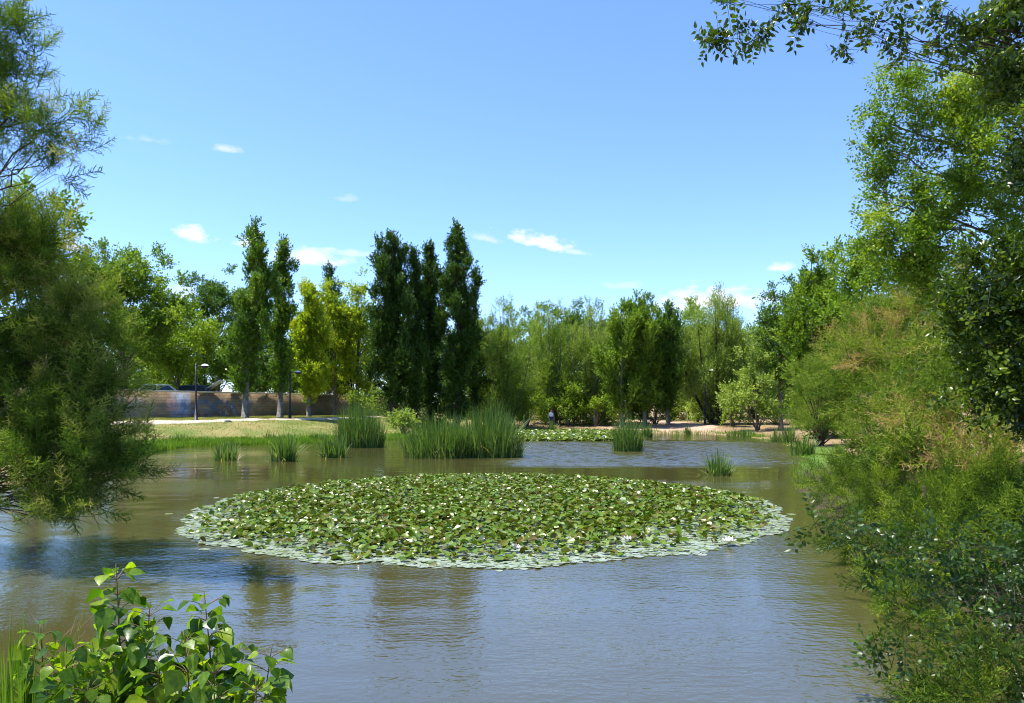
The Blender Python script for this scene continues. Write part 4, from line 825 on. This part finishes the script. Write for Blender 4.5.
wf = np.where(y < LC[1], .24, .12) ; keep = (q > 1 - wf * 1.5) & (rl.uniform(0, 1, len(x)) < np.clip((1.0 - q) * 90, .5, 1)); x, y, q = x[keep], y[keep], q[keep]; n = len(x)
FLAT = (np.stack([x, y, .003 + rl.uniform(0, .016, n)], -1), np.stack([rl.normal(0, .03, n), rl.normal(0, .03, n), np.ones(n)], -1), rl.uniform(.028, .062, n), np.clip(.9 + rl.normal(0, .05, n), .66, 1), rl.integers(0, 3, n))
# strays off the edge and the far strip of lilies
ns = 14; a_ = rl.uniform(0, 6.28, ns); k_ = 1.0 + np.abs(rl.normal(0, .045, ns)); sx, sy = LC[0] + np.cos(a_) * LA * k_, LC[1] + np.sin(a_) * LB * k_
STRAY = (np.stack([sx, sy, np.full(ns, .006)], -1), np.tile([0, 0, 1.], (ns, 1)), rl.uniform(.04, .1, ns), np.clip(.88 + rl.normal(0, .08, ns), .6, 1), rl.integers(0, 3, ns))
nf = 5200; fx, fy = rl.uniform(-4, 9.5, nf), rl.uniform(45, 61.5, nf); ok = (shore_dist(fx, fy) < -.6) & (fx < 9.5 - .12 * (61 - fy)) & (fx > -3.5 + .2 * (61 - fy) * 0); fx, fy = fx[ok], fy[ok]; nf = len(fx); tl = np.abs(rl.normal(0, .3, nf)); az_ = rl.uniform(0, 6.28, nf)
FARP = (np.stack([fx, fy, .02 + rl.uniform(0, .12, nf)], -1), np.stack([np.cos(az_) * np.sin(tl), np.sin(az_) * np.sin(tl), np.cos(tl)], -1), rl.uniform(.12, .2, nf), np.clip(.72 + rl.normal(0, .1, nf), .3, .95), rl.integers(0, 5, nf))
# the 300 pads nearest the shore of the camera are objects of their own
fr = [(RAISED[0][k][1], 0, k) for k in range(len(RAISED[0]))] + [(FLAT[0][k][1], 1, k) for k in range(0, len(FLAT[0]), 3)]
fr.sort(); near = fr[:300]; nr = {k for _, w_, k in near if w_ == 0}; nf_ = {k for _, w_, k in near if w_ == 1}
def bulk(S_, skip, tm, acc, seed):
    m = np.array([k not in skip for k in range(len(S_[0]))])
    for j in range(len(tm)):
        mm = m & (S_[4] == j); instance(acc, tm[j], S_[0][mm], S_[1][mm], S_[2][mm], S_[3][mm], seed + j)
a = Acc(); bulk(RAISED, nr, PAD_CURL, a, 530); bulk(FLAT, nf_, PAD_FLAT, a, 540); bulk(STRAY, (), PAD_FLAT, a, 550)
tag(a.build('lily_pads', m_pad, smooth=False), 'crowded water lily pads filling the big round bed', 'water lilies', kind='stuff')
a = Acc(); bulk(FARP, (), PAD_CURL, a, 560); tag(a.build('lily_pads', m_pad), 'distant strip of yellow green lily pads before the far shrubs', 'water lilies', kind='stuff')
proto = {}
def tone_bin(tn): return 'brownish' if tn < .26 else 'green' if tn < .62 else 'light green' if tn < .8 else 'pale'
bins = {'brownish': .15, 'green': .45, 'light green': .72, 'pale': .94}
n_pad = 0
for _, w_, k in near:
    S_, tm = ((RAISED, PAD_CURL), (FLAT, PAD_FLAT))[w_]
    tb = tone_bin(S_[3][k]); key = (w_, int(S_[4][k]), tb)
    loc = Vector(S_[0][k]); rot = Vector(S_[1][k]).to_track_quat('Z', 'Y').to_euler(); spin = (n_pad * 2.399) % 6.28
    if key not in proto:
        a = Acc(); v, f, tt = tm[key[1]]; a.add(v, f, np.clip(bins[tb] + tt, 0, 1)); o = a.build('lily_pad', m_pad); proto[key] = o
    else:
        o = proto[key].copy(); COL.objects.link(o)
    o.location = loc; s_ = float(S_[2][k]); o.scale = (s_, s_, s_)
    q_ = Vector(S_[1][k]).to_track_quat('Z', 'Y'); from_spin = Vector((0, 0, 1)); 
    from mathutils import Quaternion
    o.rotation_mode = 'XYZ'; o.rotation_euler = (q_ @ Quaternion((0, 0, 1), spin)).to_euler()
    if w_: tag(o, f'{tb} flat pad floating on the front rim of the lily bed', 'lily pad', 'flat pads on the front rim of the lily bed')
    else: tag(o, f'{tb} raised curled leaf along the front of the lily bed', 'lily pad', 'raised leaves along the front of the lily bed')
    n_pad += 1
m_petal = mat_simple('white_petal', (.82, .80, .78), .5, .3); m_stamen = mat_simple('yellow_stamen', (.7, .45, .03), .6, .3)
def lily_flower(px, py, s, label):
    p = P(px, py, EYE * F_PX / (py - H_PX)); r = empty('lily_flower', (p[0], p[1], .03), label, 'flower', 'white water lily flowers')
    a = Acc()
    for ring, (nn, tl, L_) in enumerate(((8, .35, 1.0), (7, .8, .9), (6, 1.15, .75))):
        for k in range(nn):
            an = 6.283 * k / nn + ring * .4; d = np.array([math.cos(an) * math.cos(tl), math.sin(an) * math.cos(tl), math.sin(tl)]); sd = np.array([-math.sin(an), math.cos(an), 0]); v, f = leaf_near((0, 0, .01), d, sd, np.cross(sd, d) * -1, s * L_, s * .24, .3, -.15); a.add(v, f)
    a.build('petals', m_petal, r, smooth=True)
    a = Acc()
    for k in range(14):
        an = k * 2.4; q = s * .12 * math.sqrt(k / 14 + .05); tube(a, [(math.cos(an) * q, math.sin(an) * q, .01), (math.cos(an) * q * 1.6, math.sin(an) * q * 1.6, s * .4)], [.004, .003], 4)
    a.build('stamens', m_stamen, r)
lily_flower(729, 546, .13, 'white lily flower outside the right edge of the bed'); lily_flower(627, 545, .12, 'white lily flower on the front right rim')
lily_flower(515, 553, .11, 'white lily flower near the middle of the front rim'); lily_flower(352, 546, .10, 'white lily flower on the front left rim')

# ------------------------------------------------------------------ foreground saplings
L_sap = mat_leaf('cottonwood_leaf', (.026, .062, .008), (.062, .120, .010), (.140, .195, .016), .30, .55, .44, tcol=(1.5, 1.6, .35), mottle=55)
m_stem = mat_simple('green_brown_stem', (.10, .085, .03), .6, .3, (20, (.14, .09, .045)))
def sapling(root_px, d, tops, label, seed):
    r = rng_of(seed); x = X(root_px, d); base = np.array([x, d, gz1(x, d) - .03]); st, lv = Acc(), Acc()
    for (px, py, dd) in tops:
        tip = P(px, py, dd); mid = base * .4 + tip * .6 + np.array([r.normal(0, .04), r.normal(0, .04), -.05]) + (base - tip) * [.15, .15, 0]
        pts = curve_pts(base, mid, tip, 24); tube(st, pts, np.linspace(.007, .0016, 24), 6)
        n = int(84 * np.linalg.norm(tip - base) / 1.1)
        for k in range(n):
            f = .34 + .66 * (k + .5) / n; c = pts[int(f * 23)]; an = k * 2.4 + r.normal(0, .4); size = (.086 if f < .85 else .086 - .28 * (f - .85)) * r.uniform(.7, 1.2)
            pd = nrm(np.array([math.cos(an), math.sin(an), .55])); pe = c + pd * r.uniform(.035, .07)
            tube(st, curve_pts(c, (c + pe) / 2 + [0, 0, .008], pe, 4), .0014, 4)
            dl = nrm(np.array([math.cos(an + r.normal(0, .3)), math.sin(an + r.normal(0, .3)), r.uniform(-1.5, .1)]))
            sd = nrm(np.cross(dl, nrm(np.array([r.normal(0, .4), r.normal(0, .4), 1])))); nn = np.cross(sd, dl)
            v, f_ = leaf_near(pe, dl, sd, nn if nn[2] > 0 else -nn, size, size * .44, r.uniform(.1, .5), r.uniform(-.05, .3)); lv.add(v, f_, np.clip(r.normal(.5, .28), 0, 1))
    o = empty('cottonwood_sapling', base, label, 'sapling', 'young saplings on the near bank'); st.build('stems', m_stem, o, loc=base, smooth=True); lv.build('leaves', L_sap, o, loc=base, smooth=True)
sapling(140, 2.75, [(116, 564, 2.7), (150, 602, 2.6), (92, 642, 2.6), (128, 630, 2.9), (160, 650, 2.5)], 'tallest broad leaved sapling at the bottom left', 600)
sapling(222, 2.7, [(204, 592, 2.7), (184, 630, 2.5), (240, 642, 2.8), (272, 645, 2.6), (215, 662, 2.45), (256, 680, 2.5)], 'broad leaved sapling right of the tallest one', 601)
sapling(55, 2.7, [(40, 624, 2.7), (66, 642, 2.5), (78, 668, 2.6), (90, 680, 2.45)], 'short broad leaved sapling by the grassy blades', 602)
rr = rng_of(610); n = 800; a = Acc(); bx = X(14, 2.7) + rr.normal(0, .075, n); by = 2.55 + rr.normal(0, .08, n); bz0 = gz1(X(18, 2.7), 2.7) - .02
blades(a, bx, by, np.full(n, bz0), rr.uniform(.85, 1.32, n), np.abs(rr.normal(0, .11, n)), rr.uniform(0, 6.28, n), .009 * rr.uniform(.7, 1.4, n), np.clip(rr.normal(.55, .15, n), 0, .9), 6)
tag(a.build('grass_tuft', L_grass, None, loc=(X(18, 2.7), 2.7, bz0)), 'tall narrow leaved green tuft at the bottom left corner', 'grass tuft')
m_straw = mat_simple('dry_straw', (.34, .20, .11), .8, .15)
a = Acc(); b0 = np.array([X(82, 3.6), 3.6, gz1(X(82, 3.6), 3.6)])
for k in range(22):
    tip = P(82 + rr.normal(0, 16), 622 + abs(rr.normal(0, 22)), 3.6 + rr.normal(0, .08)); pts = curve_pts(b0 + rr.normal(0, .03, 3), b0 * .5 + tip * .5 + rr.normal(0, .03, 3), tip, 7); tube(a, pts, np.linspace(.0025, .0009, 7), 4)
    for j in range(5):
        c = pts[2 + j % 5]; tube(a, [c, c + np.array([rr.normal(0, .04), rr.normal(0, .04), .07])], [.0012, .0006], 4)
tag(a.build('dry_stalks', m_straw, None, loc=b0), 'dry pinkish brown stalks standing behind the saplings', 'dry plant')
